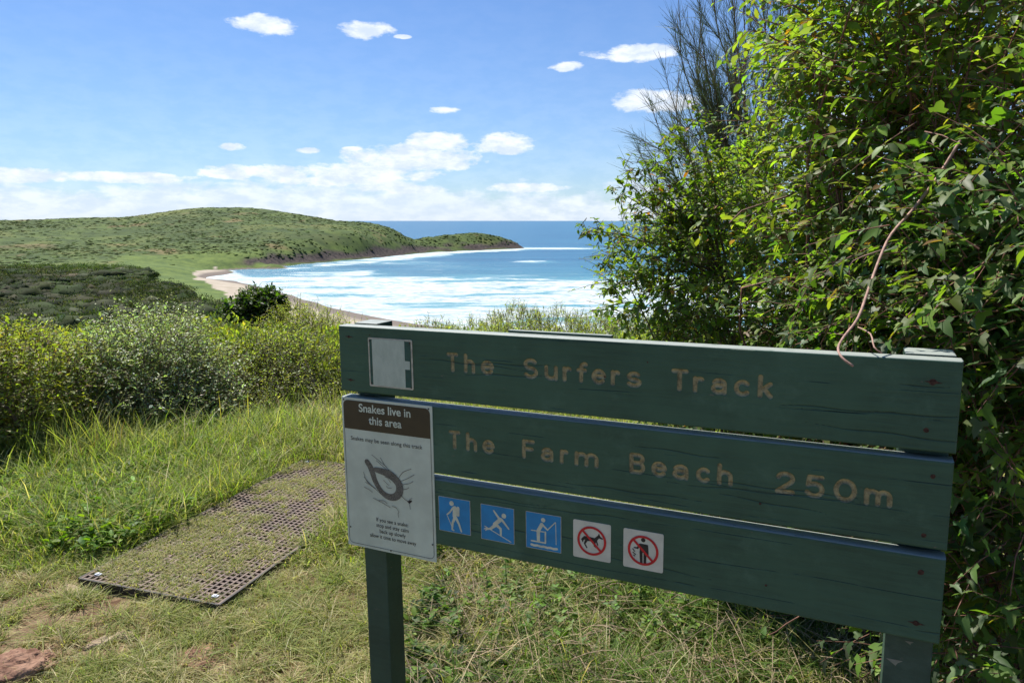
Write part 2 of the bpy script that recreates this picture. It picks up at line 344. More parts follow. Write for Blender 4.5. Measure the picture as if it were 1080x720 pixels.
hill = nb.mix(nb.math('MULTIPLY', nb.ramp(nb.noise(pos, 0.011, 5, .6), 0.5, 0.62), 0.55), hill, (0.03, 0.055, 0.014))
duc = nb.mix(nb.ramp(nb.math('ADD', nb.math('MULTIPLY', h2, .6), nb.math('MULTIPLY', nb.noise(pos, .35, 6, .7), .4)), 0.38, 0.62), (0.055, 0.095, 0.018), (0.125, 0.175, 0.034))
sandc = nb.mix(nb.ramp(nb.noise(pos, 0.25, 5), 0.3, 0.7), (0.33, 0.28, 0.21), (0.43, 0.37, 0.29))
spz = nb.add('ShaderNodeSeparateXYZ'); nb.l.new(pos, spz.inputs[0])
wet = nb.ramp(nb.math('ADD', spz.outputs[2], nb.math('MULTIPLY', nb.noise(pos, 0.03, 3), 1.6)), 2.6, 1.7)
sandc = nb.mix(wet, sandc, (0.17, 0.14, 0.115))
rockc = nb.mix(nb.ramp(h3, 0.35, 0.65), (0.03, 0.026, 0.024), (0.10, 0.075, 0.062))
farc = nb.mix(sp.outputs[1], hill, duc); farc = nb.mix(sp.outputs[2], farc, rockc); farc = nb.mix(sp.outputs[0], farc, sandc)
gc = nb.mix(nearf, farc, nearc)
nb.l.new(bsdf(nb, gc, 0.9, 0.2, bump(nb, nb.noise(pos, 22, 8, .75), 0.9, 0.03)), nb.out.inputs[0])
me = mesh_np('ground', np.stack([xr, yr, zr], -1), Fq, m_ground, cov, smooth=True)
obj('ground', me, kind='structure')

# ---------------------------------------------------------------- sea
sa = np.concatenate([np.arange(-120, -40, 2.0), np.arange(-40, 42, 0.16), np.arange(42, 121, 2.0)])
sr = np.concatenate([np.geomspace(120, 900, 420), np.geomspace(920, 120000, 60)])
A2, R2 = np.meshgrid(np.radians(sa), sr); x2 = (R2 * np.sin(A2)).ravel(); y2 = (R2 * np.cos(A2)).ravel(); r2 = R2.ravel()
hdep = far_h(x2, y2); hdep[r2 > 1300] = -20
sd_ = dist_poly(x2, y2, shoreP); csh = dist_poly(x2, y2, np.array([sea_pt(p[0], p[1])[:2] for p in cliff]))
front = y2 + 0.10 * x2 + 9 * fbm(x2, y2, 31, 2, 0.018)          # crest direction runs nearly along x
surf = 1 - sstep(372, 432, front + 30 * fbm(x2, y2, 35, 2, 0.012))
surf2 = (1.1 - sstep(18, 60, csh + 8 * fbm(x2, y2, 41, 3, .05))) * sstep(-40, 80, x2 + 160)
tipd = np.hypot((x2 - tip[0] - 34) / 75, (y2 - tip[1] + 2) / 38); surf2 = np.maximum(surf2, 1.15 * (1 - sstep(0.3, 1.25, tipd)))
pat = np.zeros_like(surf)
for (px, py, wx, wy, s) in [(378, 287.5, 24, 2.6, 1.2), (410, 277, 90, 3.5, .62), (520, 291, 85, 2.6, .75), (345, 292, 90, 9, .8), (565, 276, 28, 1.8, .8), (600, 289, 80, 1.3, .5), (470, 281, 60, 2, .45)]:
    c0 = np.array(sea_pt(px, py)); ex = abs(sea_pt(px + wx, py)[0] - c0[0]); ey = abs(sea_pt(px, py - wy)[1] - c0[1])
    q = np.hypot((x2 - c0[0]) / ex, (y2 - c0[1] + 0.1 * (x2 - c0[0])) / ey); pat = np.maximum(pat, s * (1 - sstep(.2, 1.3, q)))
env = np.maximum(surf, np.maximum(surf2, pat))
wash = (1 - sstep(3, 16, sd_ + 3 * fbm(x2, y2, 44, 3, .08)))
ph_ = front / 6.2 + 2.2 * fbm(x2, y2, 32, 3, 0.012); crest = np.clip(np.sin(ph_), 0, 1) ** 1.5; brk = sstep(-.2, .9, np.sin(ph_ + 1.1))
env = np.where(surf > .05, env * (.84 + .36 * brk), env)
swell = (.22 + .55 * np.clip(surf, 0, 1)) * (crest - .3) * (1 - sstep(500, 900, r2)) * sstep(10, 60, sd_)
z2 = 0.02 + swell + 0.12 * fbm(x2, y2, 33, 3, 0.25) * sstep(5, 40, sd_) * (1 - sstep(500, 900, r2))
shal = np.clip(1 - sstep(230, 640, r2) * 1.0, 0, 1)
nr2, na2 = R2.shape; id2 = np.arange(nr2 * na2).reshape(nr2, na2)
F2 = np.stack([id2[:-1, :-1], id2[:-1, 1:], id2[1:, 1:], id2[1:, :-1]], -1).reshape(-1, 4)
m_sea, nb = new_mat('sea_water')
pos = nb.add('ShaderNodeNewGeometry').outputs['Position']; cv = nb.add('ShaderNodeAttribute', attribute_name='Col'); sp = nb.add('ShaderNodeSeparateXYZ'); nb.l.new(cv.outputs['Vector'], sp.inputs[0])
st = nb.mapping(pos, (0.020, 0.048, 0.05), (0, 0, R(-6))); st2 = nb.mapping(pos, (0.075, 0.19, 0.1), (0, 0, R(-6)))
fn = nb.math('ADD', nb.math('MULTIPLY', nb.noise(st, 1, 7, 0.68, 1.0), 2.8), nb.math('MULTIPLY', nb.noise(st2, 1, 7, 0.72, 0.8), 0.75))
fo = nb.math('ADD', nb.math('MULTIPLY', sp.outputs[0], 1.05), nb.math('SUBTRACT', fn, 2.44))
foam = nb.ramp(fo, 0.0, 0.30)
foam = nb.math('MAXIMUM', foam, nb.ramp(nb.math('ADD', sp.outputs[2], nb.math('MULTIPLY', nb.math('SUBTRACT', fn, 1.75), 0.7)), 0.45, 0.9))
caps = nb.math('MULTIPLY', nb.ramp(nb.noise(nb.mapping(pos, (0.05, 0.17, 0.1)), 1, 5, 0.7, 0.5), 0.66, 0.74), 0.55)
foam = nb.math('MAXIMUM', foam, caps)
deep = nb.mix(nb.ramp(nb.noise(nb.mapping(pos, (0.004, 0.02, 0.02)), 1, 7, .7), 0.35, 0.65), (0.014, 0.09, 0.18), (0.035, 0.16, 0.26))
col = nb.mix(sp.outputs[1], deep, (0.05, 0.205, 0.27))
col = nb.mix(nb.ramp(sp.outputs[0], 0.0, 1.4), col, (0.12, 0.32, 0.36))
col = nb.mix(foam, col, nb.mix(nb.ramp(nb.noise(st2, 1.6, 8, 0.75, .8), 0.36, 0.60), (0.22, 0.34, 0.38), (0.60, 0.63, 0.64)))
rg = nb.add('ShaderNodeMapRange'); nb.l.new(foam, rg.inputs[0]); rg.inputs[3].default_value = 0.32; rg.inputs[4].default_value = 0.9
bh = nb.math('ADD', nb.noise(nb.mapping(pos, (0.12, 0.35, 0.3)), 1, 6, 0.7), nb.noise(nb.mapping(pos, (0.03, 0.09, 0.3)), 1, 4, 0.6))
nb.l.new(bsdf(nb, col, rg.outputs[0], 0.32, bump(nb, bh, 0.8, 1.2)), nb.out.inputs[0])
me = mesh_np('sea', np.stack([x2, y2, z2], -1), F2, m_sea, np.stack([env, shal, wash], -1), smooth=True)
obj('sea', me, kind='structure')

# ---------------------------------------------------------------- hill shrubs and valley heath (far masses)
def ico(sub):
    import bmesh
    bm = bmesh.new(); bmesh.ops.create_icosphere(bm, subdivisions=sub, radius=1); V = np.array([v.co[:] for v in bm.verts]); Fs = np.array([[v.index for v in f.verts] for f in bm.faces]); bm.free(); return V, Fs
I1, I1f = ico(1); I2, I2f = ico(2); I3, I3f = ico(3)
def lumps(P, rx, rz, tv, tf, col, seed=0, rough=.28):
    r = np.random.default_rng(seed); nL = len(P); th = r.uniform(0, 6.28, nL)
    V = np.repeat(tv[None], nL, 0); ph = r.uniform(0, 20, (nL, 1))
    nz = np.sin(V[..., 0] * 4.1 + ph) * np.sin(V[..., 1] * 4.7 + ph * 1.3) + .6 * np.sin(V[..., 2] * 8 + V[..., 0] * 7 + ph * 2) + r.normal(0, .35, V.shape[:2])
    V = V * (1 + rough * nz)[..., None]
    c, s = np.cos(th)[:, None], np.sin(th)[:, None]
    x = V[..., 0] * rx[:, None] * r.uniform(.8, 1.5, (nL, 1)); y = V[..., 1] * rx[:, None]; z = V[..., 2] * rz[:, None]
    out = np.stack([P[:, 0:1] + x * c - y * s, P[:, 1:2] + x * s + y * c, P[:, 2:3] + z + rz[:, None] * .35], -1)
    Fc = tf[None] + (np.arange(nL) * len(tv))[:, None, None]
    cc = np.repeat(col, len(tv), 0) * (1 + r.normal(0, .16, (nL * len(tv), 1)))
    return out.reshape(-1, 3), Fc.reshape(-1, 3), cc.clip(.004, 1)
m_far = leaf_mat('far_foliage', 0.3, 0.8, (1.3, 1.4, .5), 0.1)
N = 44000
aa = np.radians(rng.uniform(-52, 4, N)); dd = rng.uniform(430, 900, N); hx = np.sin(aa) * dd; hy = np.cos(aa) * dd; hz = height(hx, hy)
du = heath_side(hx, hy)
dens = 0.5 + 0.5 * fbm(hx, hy, 51, 3, 0.03)
keep = (hz > 4.5) & (rng.random(N) < np.clip(dens, .12, 1)) & ~((du < 0) & (hz < 9) & (hy < 480) & (rng.random(N) < .93))
hx, hy, hz = hx[keep], hy[keep], hz[keep]; k = len(hx); s = np.minimum(rng.gamma(3, .22, k) + .4, 1.6)
hc = vcol(k, 1, [(0.07, 0.12, 0.024), (0.09, 0.14, 0.028), (0.13, 0.165, 0.036), (0.10, 0.115, 0.035)], .22, .08)
V, Fc, cc = lumps(np.stack([hx, hy, hz - .15], -1), s, s * .24, I1, I1f, hc, 5)
obj('hillside_scrub', mesh_np('hillside_scrub', V, Fc, m_far, cc), kind='stuff', label='low green scrub covering the far headland', cat='scrub')
N = 16000
aa = np.radians(rng.uniform(-52, -14, N)); dd = np.sqrt(rng.uniform(140 ** 2, 500 ** 2, N)); hx = np.sin(aa) * dd; hy = np.cos(aa) * dd; hz = height(hx, hy); hs2 = heath_side(hx, hy) + 7 * fbm(hx, hy, 8, 3, 0.06)
gap = fbm(hx, hy, 61, 3, .03)
keep = (hs2 > 0) & (hz < 9.5) & (gap > -.95) & (dd < 425 + 25 * gap); hx, hy, hz = hx[keep], hy[keep], hz[keep]; k = len(hx)
s = rng.gamma(5, .26, k) + .8
hc = vcol(k, 1, [(0.035, 0.055, 0.018), (0.05, 0.072, 0.024), (0.065, 0.085, 0.032), (0.10, 0.105, 0.06)], .25, .06)
tone = fbm(hx, hy, 62, 3, .02); hc = hc * (1 + .35 * tone)[:, None]; gl = tone > .75; hc[gl] = hc[gl] * .5 + np.array([.04, .07, .015])
V, Fc, cc = lumps(np.stack([hx, hy, hz + 1.0 + .8 * fbm(hx, hy, 63, 2, .04)], -1), s, s * .62, I2, I2f, hc * .8, 6, .30)
# leaf clumps over each crown
ii = np.repeat(np.arange(k), 80); dirs = unit(rng.normal(0, 1, (len(ii), 3)) * np.array([1, 1, .8]) + np.array([0, 0, .6])); 
Pc = np.stack([hx, hy, hz + 1.3], -1)[ii] + dirs * np.stack([s * 1.25, s * 1.25, s * .95], -1)[ii]
V2, F2_ = instance(DI, DF, Pc, unit(dirs + rng.normal(0, .8, dirs.shape)), dirs + rng.normal(0, .5, dirs.shape), rng.uniform(.35, .95, len(ii)))
c2 = np.repeat(hc[ii] * rng.uniform(.6, 1.8, (len(ii), 1)), 4, 0)
obj('valley_heath', mesh_np('valley_heath', np.vstack([V, V2]), np.vstack([Fc, F2_ + len(V)]), m_far, np.vstack([cc, c2])), kind='stuff', label='dark olive heath canopy filling the valley behind the beach', cat='heath')

# ================================================================ THE TRAIL SIGN
def paint_mat(name, col, worn=(0.16, 0.13, 0.10), wear=0.66, letters=False):
    """aged green paint on timber: long grain, fine cracks and a few bare chips"""
    m, nb = new_mat(name); o = objc(nb)
    g = nb.noise(nb.mapping(o, (2.2, 20, 34)), 3, 7, 0.65, 0.4); f = nb.noise(nb.mapping(o, (5, 20, 60)), 6, 5, 0.7)
    blot = nb.noise(o, 5, 5, 0.6)
    c = nb.mix(nb.ramp(blot, 0.3, 0.7), tuple(x * .78 for x in col), tuple(x * 1.22 for x in col))
    c = nb.mix(nb.ramp(g, 0.3, 0.7), c, nb.mix(0.5, c, tuple(x * 1.35 for x in col)))
    w = nb.add('ShaderNodeTexWave', wave_type='BANDS', bands_direction='Z', wave_profile='SAW'); nb.l.new(nb.mapping(o, (0.7, 1, 9)), w.inputs[0])
    w.inputs['Scale'].default_value = 0.55; w.inputs['Distortion'].default_value = 7; w.inputs['Detail'].default_value = 4; w.inputs['Detail Scale'].default_value = 0.9
    crack = nb.math('MULTIPLY', nb.ramp(w.outputs['Fac'], 0.965, 0.995), nb.ramp(nb.noise(nb.mapping(o, (3, 3, 12)), 2, 3), 0.5, 0.6))
    c = nb.mix(nb.math('MULTIPLY', crack, .8), c, (0.008, 0.012, 0.01))
    dirt = nb.math('MULTIPLY', nb.ramp(nb.noise(nb.mapping(o, (1, 1, 2)), 22, 6, 0.75), wear, wear + .06), 0.75)
    c = nb.mix(dirt, c, worn)
    pale = nb.math('MULTIPLY', nb.ramp(nb.noise(nb.mapping(o, (1, 1, 1.3)), 3.2, 8, 0.75), 0.52, 0.68), 0.6)
    c = nb.mix(pale, c, tuple(x * 1.5 + .02 for x in col))
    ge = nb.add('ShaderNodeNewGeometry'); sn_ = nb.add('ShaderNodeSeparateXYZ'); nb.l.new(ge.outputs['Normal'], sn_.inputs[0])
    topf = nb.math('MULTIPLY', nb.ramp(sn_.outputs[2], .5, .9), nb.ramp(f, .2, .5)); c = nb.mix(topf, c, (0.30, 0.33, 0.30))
    lt = nb.add('ShaderNodeAttribute', attribute_name='Col'); ls = nb.add('ShaderNodeSeparateXYZ'); nb.l.new(lt.outputs['Vector'], ls.inputs[0])
    tan = nb.mix(nb.ramp(nb.noise(o, 55, 6, .75), 0.30, 0.62), (0.11, 0.09, 0.042), (0.36, 0.315, 0.16))
    if letters: c = nb.mix(ls.outputs[0], c, tan); c = nb.mix(nb.math('MULTIPLY', ls.outputs[1], .8), c, (0.01, 0.015, 0.012))
    h = nb.math('SUBTRACT', nb.math('ADD', g, nb.math('MULTIPLY', f, .5)), nb.math('MULTIPLY', crack, 3))
    nb.l.new(bsdf(nb, c, 0.55, 0.3, bump(nb, h, 0.55, 0.0015)), nb.out.inputs[0]); return m
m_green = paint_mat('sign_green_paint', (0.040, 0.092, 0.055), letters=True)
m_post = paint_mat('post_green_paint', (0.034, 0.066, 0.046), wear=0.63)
m_grv, nb = new_mat('routed_letter_paint'); o_ = objc(nb)
nb.l.new(bsdf(nb, nb.mix(nb.ramp(nb.noise(o_, 70, 5, .7), 0.36, 0.62), (0.13, 0.085, 0.035), (0.42, 0.33, 0.17)), 0.8, 0.2, bump(nb, nb.noise(o_, 250, 4), .4, .001)), nb.out.inputs[0])
m_plate = simple_mat('plate_enamel', (0.52, 0.59, 0.47), 0.42, 0.5, 14, 0.09, 0.0003, 0.15)
m_platew = simple_mat('tile_white', (0.58, 0.58, 0.46), 0.45, 0.5, 30, 0.08, 0.0003, 0.15)
m_blue = simple_mat('tile_blue', (0.0, 0.21, 0.45), 0.4, 0.5, 30, 0.10, 0.0003, 0.15)
m_brown = simple_mat('header_brown', (0.036, 0.029, 0.012), 0.45, 0.5, 30, 0.15, 0.0003, 0.15)
m_ink = simple_mat('ink_black', (0.02, 0.02, 0.02), 0.5, 0.4, 60, 0.3)
m_ink2 = simple_mat('ink_faded', (0.10, 0.095, 0.085), 0.6, 0.3, 90, 0.5)
m_white = simple_mat('symbol_cream', (0.55, 0.57, 0.42), 0.5, 0.4, 60, 0.12)
m_red = simple_mat('ring_red', (0.50, 0.015, 0.02), 0.45, 0.4, 40, 0.15)
m_rust = simple_mat('rusty_screw', (0.06, 0.028, 0.018), 0.8, 0.3, 200, 0.5, 0.001, 0.6)
m_rim = simple_mat('rim_cream', (0.44, 0.43, 0.33), 0.6, 0.3, 70, 0.2)

SO = np.array([-0.4986, 2.0992, CZ - 0.2958]); YAW = -0.4442; TILT = -0.0138
Rm = np.array(Matrix.Rotation(YAW, 3, 'Z') @ Matrix.Rotation(TILT, 3, 'Y'))
BASE = (0.77, 0.04, -1.33)
sign = thing('trail_sign', tuple(SO + Rm @ np.array(BASE)), 'dark green timber trail sign of three planks on two posts', 'sign')
sign.rotation_euler = Matrix(Rm.tolist()).to_euler()
def sig(name, mb, mats, parent=None, label=None, smooth=False):
    return obj(name, mb.mesh(name, mats, smooth, BASE), parent or sign, label=label)
import bmesh
def bevel_box(x0, x1, y0, y1, z0, z1, bev=0.003, cuts=24, wob=0.0012, seed=0):
    """timber with softened, slightly wandering edges"""
    bm = bmesh.new(); bmesh.ops.create_cube(bm, size=1)
    for v in bm.verts: v.co = Vector(((x0 + x1) / 2 + v.co.x * (x1 - x0), (y0 + y1) / 2 + v.co.y * (y1 - y0), (z0 + z1) / 2 + v.co.z * (z1 - z0)))
    bmesh.ops.bevel(bm, geom=bm.edges[:], offset=bev, segments=2, affect='EDGES', profile=0.6)
    for v in bm.verts: v.co -= Vector(BASE)
    return bm
def plank(x1, z0, z1, seed):
    bm = bevel_box(0, x1, 0, 0.045, z0, z1)
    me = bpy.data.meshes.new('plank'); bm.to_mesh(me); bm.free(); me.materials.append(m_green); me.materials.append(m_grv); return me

def arc(cx, cy, rx, ry, a0, a1, n=9):
    return [(cx + rx * math.cos(R(a0 + (a1 - a0) * i / (n - 1))), cy + ry * math.sin(R(a0 + (a1 - a0) * i / (n - 1)))) for i in range(n)]
GL = {
 'T': [[(0, 1), (1, 1)], [(.5, 1), (.5, 0)]],
 'h': [[(0, 1), (0, 0)], [(0, .42)] + arc(.5, .38, .5, .28, 150, 0, 7) + [(1, 0)]],
 'e': [[(.03, .35), (1, .35)] + arc(.5, .33, .5, .34, 10, 320, 15)],
 'S': [arc(.5, .75, .48, .25, 35, 250, 11) + arc(.5, .25, .5, .26, 75, -150, 11)],
 'u': [[(0, .66), (0, .25)] + arc(.5, .25, .5, .25, 180, 360, 9) + [(1, .66), (1, 0)]],
 'r': [[(0, .66), (0, 0)], [(0, .4)] + arc(.55, .38, .5, .28, 150, 60, 6)],
 'f': [arc(.75, .78, .4, .22, 60, 180, 7) + [(.35, 0)], [(0, .62), (.85, .62)]],
 's': [arc(.5, .49, .46, .18, 35, 250, 9) + arc(.5, .16, .5, .17, 75, -150, 9)],
 'a': [arc(.5, .45, .46, .21, 160, 0, 8) + [(.96, 0)], [(.96, .36)] + arc(.42, .19, .42, .19, 70, 300, 11) + [(.96, .12)]],
 'c': [arc(.55, .33, .53, .33, 45, 315, 13)],
 'k': [[(0, 1), (0, 0)], [(.95, .64), (.04, .26)], [(.35, .4), (1, 0)]],
 'F': [[(1, 1), (0, 1), (0, 0)], [(0, .53), (.85, .53)]],
 'm': [[(0, .66), (0, 0)], [(0, .45)] + arc(.25, .4, .25, .25, 140, 0, 6) + [(.5, 0)], [(.5, .45)] + arc(.75, .4, .25, .25, 140, 0, 6) + [(1, 0)]],
 'B': [[(0, 0), (0, 1), (.6, 1)] + arc(.6, .77, .35, .23, 80, -90, 7) + [(0, .54)], [(.55, .54)] + arc(.6, .27, .4, .27, 90, -90, 8) + [(0, 0)]],
 '2': [arc(.5, .72, .48, .28, 165, -35, 11) + [(0, 0), (1, 0)]],
 '5': [[(.92, 1), (.12, 1), (.06, .56)] + arc(.46, .33, .52, .33, 125, -150, 12)],
 '0': [arc(.5, .5, .5, .5, 0, 352, 22) + [(1, .5)]],
}
LINE1 = [('T', .358, .392), ('h', .41, .443), ('e', .46, .499), ('S', .583, .623), ('u', .641, .677), ('r', .69, .717), ('f', .727, .757), ('e', .766, .803), ('r', .815, .842), ('s', .854, .891),
         ('T', .9615, 1.001), ('r', 1.012, 1.041), ('a', 1.053, 1.089), ('c', 1.103, 1.139), ('k', 1.155, 1.187)]
LINE2 = [('T', .3575, .393), ('h', .411, .444), ('e', .46, .497), ('F', .577, .613), ('a', .630, .665), ('r', .682, .708), ('m', .722, .785), ('B', .864, .903), ('e', .918, .956), ('a', .969, 1.008), ('c', 1.024, 1.058), ('h', 1.073, 1.108),
         ('2', 1.200, 1.242), ('5', 1.262, 1.303), ('0', 1.320, 1.366), ('m', 1.380, 1.434)]
def resample(P, step):
    P = [np.array(p, float) for p in P]; out = [P[0]]
    for a, b_ in zip(P[:-1], P[1:]):
        k = max(1, int(np.linalg.norm(b_ - a) / step))
        out += [a + (b_ - a) * i / k for i in range(1, k + 1)]
    return out
def carve(x1, z0, z1, letters=(), zt=0, zb=0, seed=0):
    """plank with its front modelled as a fine sheet: routed letters, shallow splits and softened edges are real relief"""
    st = .00125; xs = np.arange(0, x1 + 1e-6, st); zs = np.linspace(z0, z1, int((z1 - z0) / st)); xs[-1] = x1
    XX, ZZ = np.meshgrid(xs, zs); D = np.full(XX.shape, 1.0)
    for (ch, xa, xb) in letters:
        for st_ in GL[ch]:
            pts = [np.array((xa + .005 + p[0] * (xb - xa - .01), zb + p[1] * (zt - zb))) for p in st_]
            i0 = max(0, int((xa - .02) / st)); i1 = min(len(xs), int((xb + .02) / st)); gx_, gz_ = XX[:, i0:i1], ZZ[:, i0:i1]
            for p, q_ in zip(pts[:-1], pts[1:]):
                ab = q_ - p; t = np.clip(((gx_ - p[0]) * ab[0] + (gz_ - p[1]) * ab[1]) / (ab @ ab + 1e-12), 0, 1)
                D[:, i0:i1] = np.minimum(D[:, i0:i1], np.hypot(gx_ - p[0] - t * ab[0], gz_ - p[1] - t * ab[1]))
    D = D + .0004 * fbm(XX * 100, ZZ * 100, 5 + seed, 3, 2.0); w = .0054
    g = np.clip(1 - (D / w) ** 2, 0, 1) ** .5 * .0036
    edge = np.minimum(np.minimum(XX, x1 - XX), np.minimum(ZZ - z0, z1 - ZZ)); rnd = np.clip(1 - edge / .004, 0, 1) ** 2 * .0028
    grain = .00018 * fbm(XX * 3, ZZ * 60, 20 + seed, 4, 2.0)
    r_ = np.random.default_rng(seed + 40); split = np.zeros_like(XX)
    for _ in range(7):
        cx, cz, L_, sl = r_.uniform(0, x1), r_.uniform(z0 + .02, z1 - .02), r_.uniform(.03, .22), r_.uniform(-.05, .05)
        u = (XX - cx) / L_; off = ZZ - cz - sl * (XX - cx) - .0018 * np.sin(XX * 40 + cx); split = np.maximum(split, np.clip(1 - np.abs(off) / (.0016 * np.clip(1 - u * u, 0.01, 1)), 0, 1) * (np.abs(u) < 1))
    Yf = g + rnd + grain + split * .0022
    V = np.stack([XX.ravel(), Yf.ravel(), ZZ.ravel()], -1); nz_, nx_ = XX.shape; id_ = np.arange(nz_ * nx_).reshape(nz_, nx_)
    Fq_ = np.stack([id_[:-1, :-1], id_[:-1, 1:], id_[1:, 1:], id_[1:, :-1]], -1).reshape(-1, 4)
    ring = np.concatenate([id_[0, :], id_[1:, -1], id_[-1, -2::-1], id_[-2:0:-1, 0]]); n0 = len(V); B_ = V[ring].copy(); B_[:, 1] = .0415
    C_ = B_.copy(); C_[:, 1] = .045; C_[:, 0] = np.clip(C_[:, 0], .003, x1 - .003); C_[:, 2] = np.clip(C_[:, 2], z0 + .003, z1 - .003)
    V = np.vstack([V, B_, C_, [[x1 / 2, .045, (z0 + z1) / 2]]]); m_ = len(ring); k_ = np.arange(m_); k2 = (k_ + 1) % m_
    Fq_ = np.vstack([Fq_, np.stack([ring[k2], ring, n0 + k_, n0 + k2], -1), np.stack([n0 + k2, n0 + k_, n0 + m_ + k_, n0 + m_ + k2], -1), np.stack([n0 + m_ + k2, n0 + m_ + k_, np.full(m_, n0 + 2 * m_), np.full(m_, n0 + 2 * m_)], -1)[:0]])
    back = [[n0 + m_ + int(np.argmin(np.hypot(C_[:, 0] - X_, C_[:, 2] - Z_))) for X_, Z_ in ((0, z0), (0, z1), (x1, z1), (x1, z0))]]
    Fq_ = np.vstack([Fq_, back]); cm = np.zeros((len(V), 3)); cm[:n0, 0] = sstep(w * 1.05, w * .8, D.ravel()) if False else np.clip((w * 1.04 - D.ravel()) / (w * .22), 0, 1); cm[:n0, 1] = split.ravel()
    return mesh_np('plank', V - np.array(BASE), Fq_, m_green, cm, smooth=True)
P1m = carve(1.5418, -.19, 0, LINE1, -.0610, -.1035, 1); P2m = carve(1.540, -.3976, -.2076, LINE2, -.2750, -.3170, 2)
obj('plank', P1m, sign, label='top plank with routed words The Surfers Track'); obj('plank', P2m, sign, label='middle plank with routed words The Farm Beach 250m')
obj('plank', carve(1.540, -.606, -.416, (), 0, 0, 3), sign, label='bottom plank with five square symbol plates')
for (xa, xb, lab) in ((.022, .102, 'left post'), (1.440, 1.534, 'right post')):
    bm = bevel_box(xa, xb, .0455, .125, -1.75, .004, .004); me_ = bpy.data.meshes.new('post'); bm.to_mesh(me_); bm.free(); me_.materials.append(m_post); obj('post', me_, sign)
q = MB(); q.box(.52, .80, .046, .062, -.03, .006); sig('back_batten', q, m_post)
# chips of bare wood on the right post
m_chip = simple_mat('bare_wood', (0.20, 0.21, 0.16), .8)
for (x, z, w_, h_) in ((1.488, -.638, .009, .005), (1.462, -.690, .017, .009)):
    q = MB(); q.poly([(x - w_, .0448, z + h_ * .5), (x + w_, .0448, z + h_ * .6), (x + w_ * .4, .0448, z - h_ * .2), (x + .003, .0448, z - h_), (x - w_ * .5, .0448, z - h_ * .1)])
    sig('bare_chip', q, m_chip)
# screws in their rusty countersinks with stained splits beside them
for (x, z, r_, sp_) in [(.037, -.0307, .0042, 1), (.0365, -.156, .0042, 2), (1.4915, -.0455, .0068, 2), (1.486, -.146, .0052, 0), (1.504, -.2415, .0050, 0), (1.496, -.370, .0050, 0), (1.496, -.452, .0062, 0), (1.494, -.567, .0062, 3), (.110, -.022, .002, 0), (.800, -.088, .0025, 0), (.905, -.045, .002, 0), (1.17, -.352, .003, 0), (1.19, -.545, .003, 0), (.04, -.225, .003, 0)]:
    q = MB(); n_ = 14; ring = [(x + r_ * math.cos(i * 2 * math.pi / n_) * random.uniform(.85, 1.15), -.0008, z + r_ * math.sin(i * 2 * math.pi / n_) * random.uniform(.85, 1.1)) for i in range(n_)]
    q.poly([(p[0], p[1], p[2]) for p in ring])
    if sp_: q.poly([(x - .016, -.0010, z + .001), (x, -.0010, z - r_ * .55), (x + .018, -.0010, z - .0008), (x, -.0010, z + r_ * .5)])
    h = sig('screw_hole', q, m_rust)
# ---- flat drawing kit (all in the plane of the boards)
class Draw:
    def __init__(s, y, mb=None): s.y = y; s.mb = mb or MB()
    def poly(s, P): s.mb.poly([(p[0], s.y, p[1]) for p in P])
    def disc(s, x, z, r_, n=20): s.poly([(x + r_ * math.cos(i * 2 * math.pi / n), z + r_ * math.sin(i * 2 * math.pi / n)) for i in range(n)])
    def ring(s, x, z, r0, r1, n=48):
        for i in range(n):
            a, c = i * 2 * math.pi / n, (i + 1) * 2 * math.pi / n
            s.poly([(x + r0 * math.cos(a), z + r0 * math.sin(a)), (x + r1 * math.cos(a), z + r1 * math.sin(a)), (x + r1 * math.cos(c), z + r1 * math.sin(c)), (x + r0 * math.cos(c), z + r0 * math.sin(c))])
    def limb(s, a, c, ra, rb=None, cap=True):
        rb = ra if rb is None else rb; s.y -= 0.00002
        a, c = np.array(a, float), np.array(c, float); d = unit(c - a); th = math.atan2(d[1], d[0]); n = 6 if cap else 1
        P = [(a[0] + ra * math.cos(th + math.pi / 2 + math.pi * i / n), a[1] + ra * math.sin(th + math.pi / 2 + math.pi * i / n)) for i in range(n + 1)]
        P += [(c[0] + rb * math.cos(th - math.pi / 2 + math.pi * i / n), c[1] + rb * math.sin(th - math.pi / 2 + math.pi * i / n)) for i in range(n + 1)]
        s.poly(P)
    def path(s, P, r_, cap=True):
        r_ = np.broadcast_to(r_, (len(P),))
        for i in range(len(P) - 1): s.limb(P[i], P[i + 1], r_[i], r_[i + 1], cap)
def rounded(x0, x1, z0, z1, r_, n=5, top=True, bot=True):
    P = []
    for (cx, cz, a0, on) in ((x1 - r_, z1 - r_, 0, top), (x0 + r_, z1 - r_, 90, top), (x0 + r_, z0 + r_, 180, bot), (x1 - r_, z0 + r_, 270, bot)):
        if on: P += [(cx + r_ * math.cos(R(a0 + 90 * i / n)), cz + r_ * math.sin(R(a0 + 90 * i / n))) for i in range(n + 1)]
        else: P.append((cx + (r_ if a0 in (0, 270) else -r_), cz + (r_ if a0 in (0, 90) else -r_)))
    return P
def slab(name, P, y0, y1, mats, parent=None, label=None):
    q = MB(); q.poly([(p[0], y1, p[1]) for p in P][::1]); q.poly([(p[0], y0, p[1]) for p in P][::-1])
    for i in range(len(P)): a, c = P[i], P[(i + 1) % len(P)]; q.poly([(a[0], y0, a[1]), (c[0], y0, c[1]), (c[0], y1, c[1]), (a[0], y1, a[1])])
    return sig(name, q, mats, parent, label)
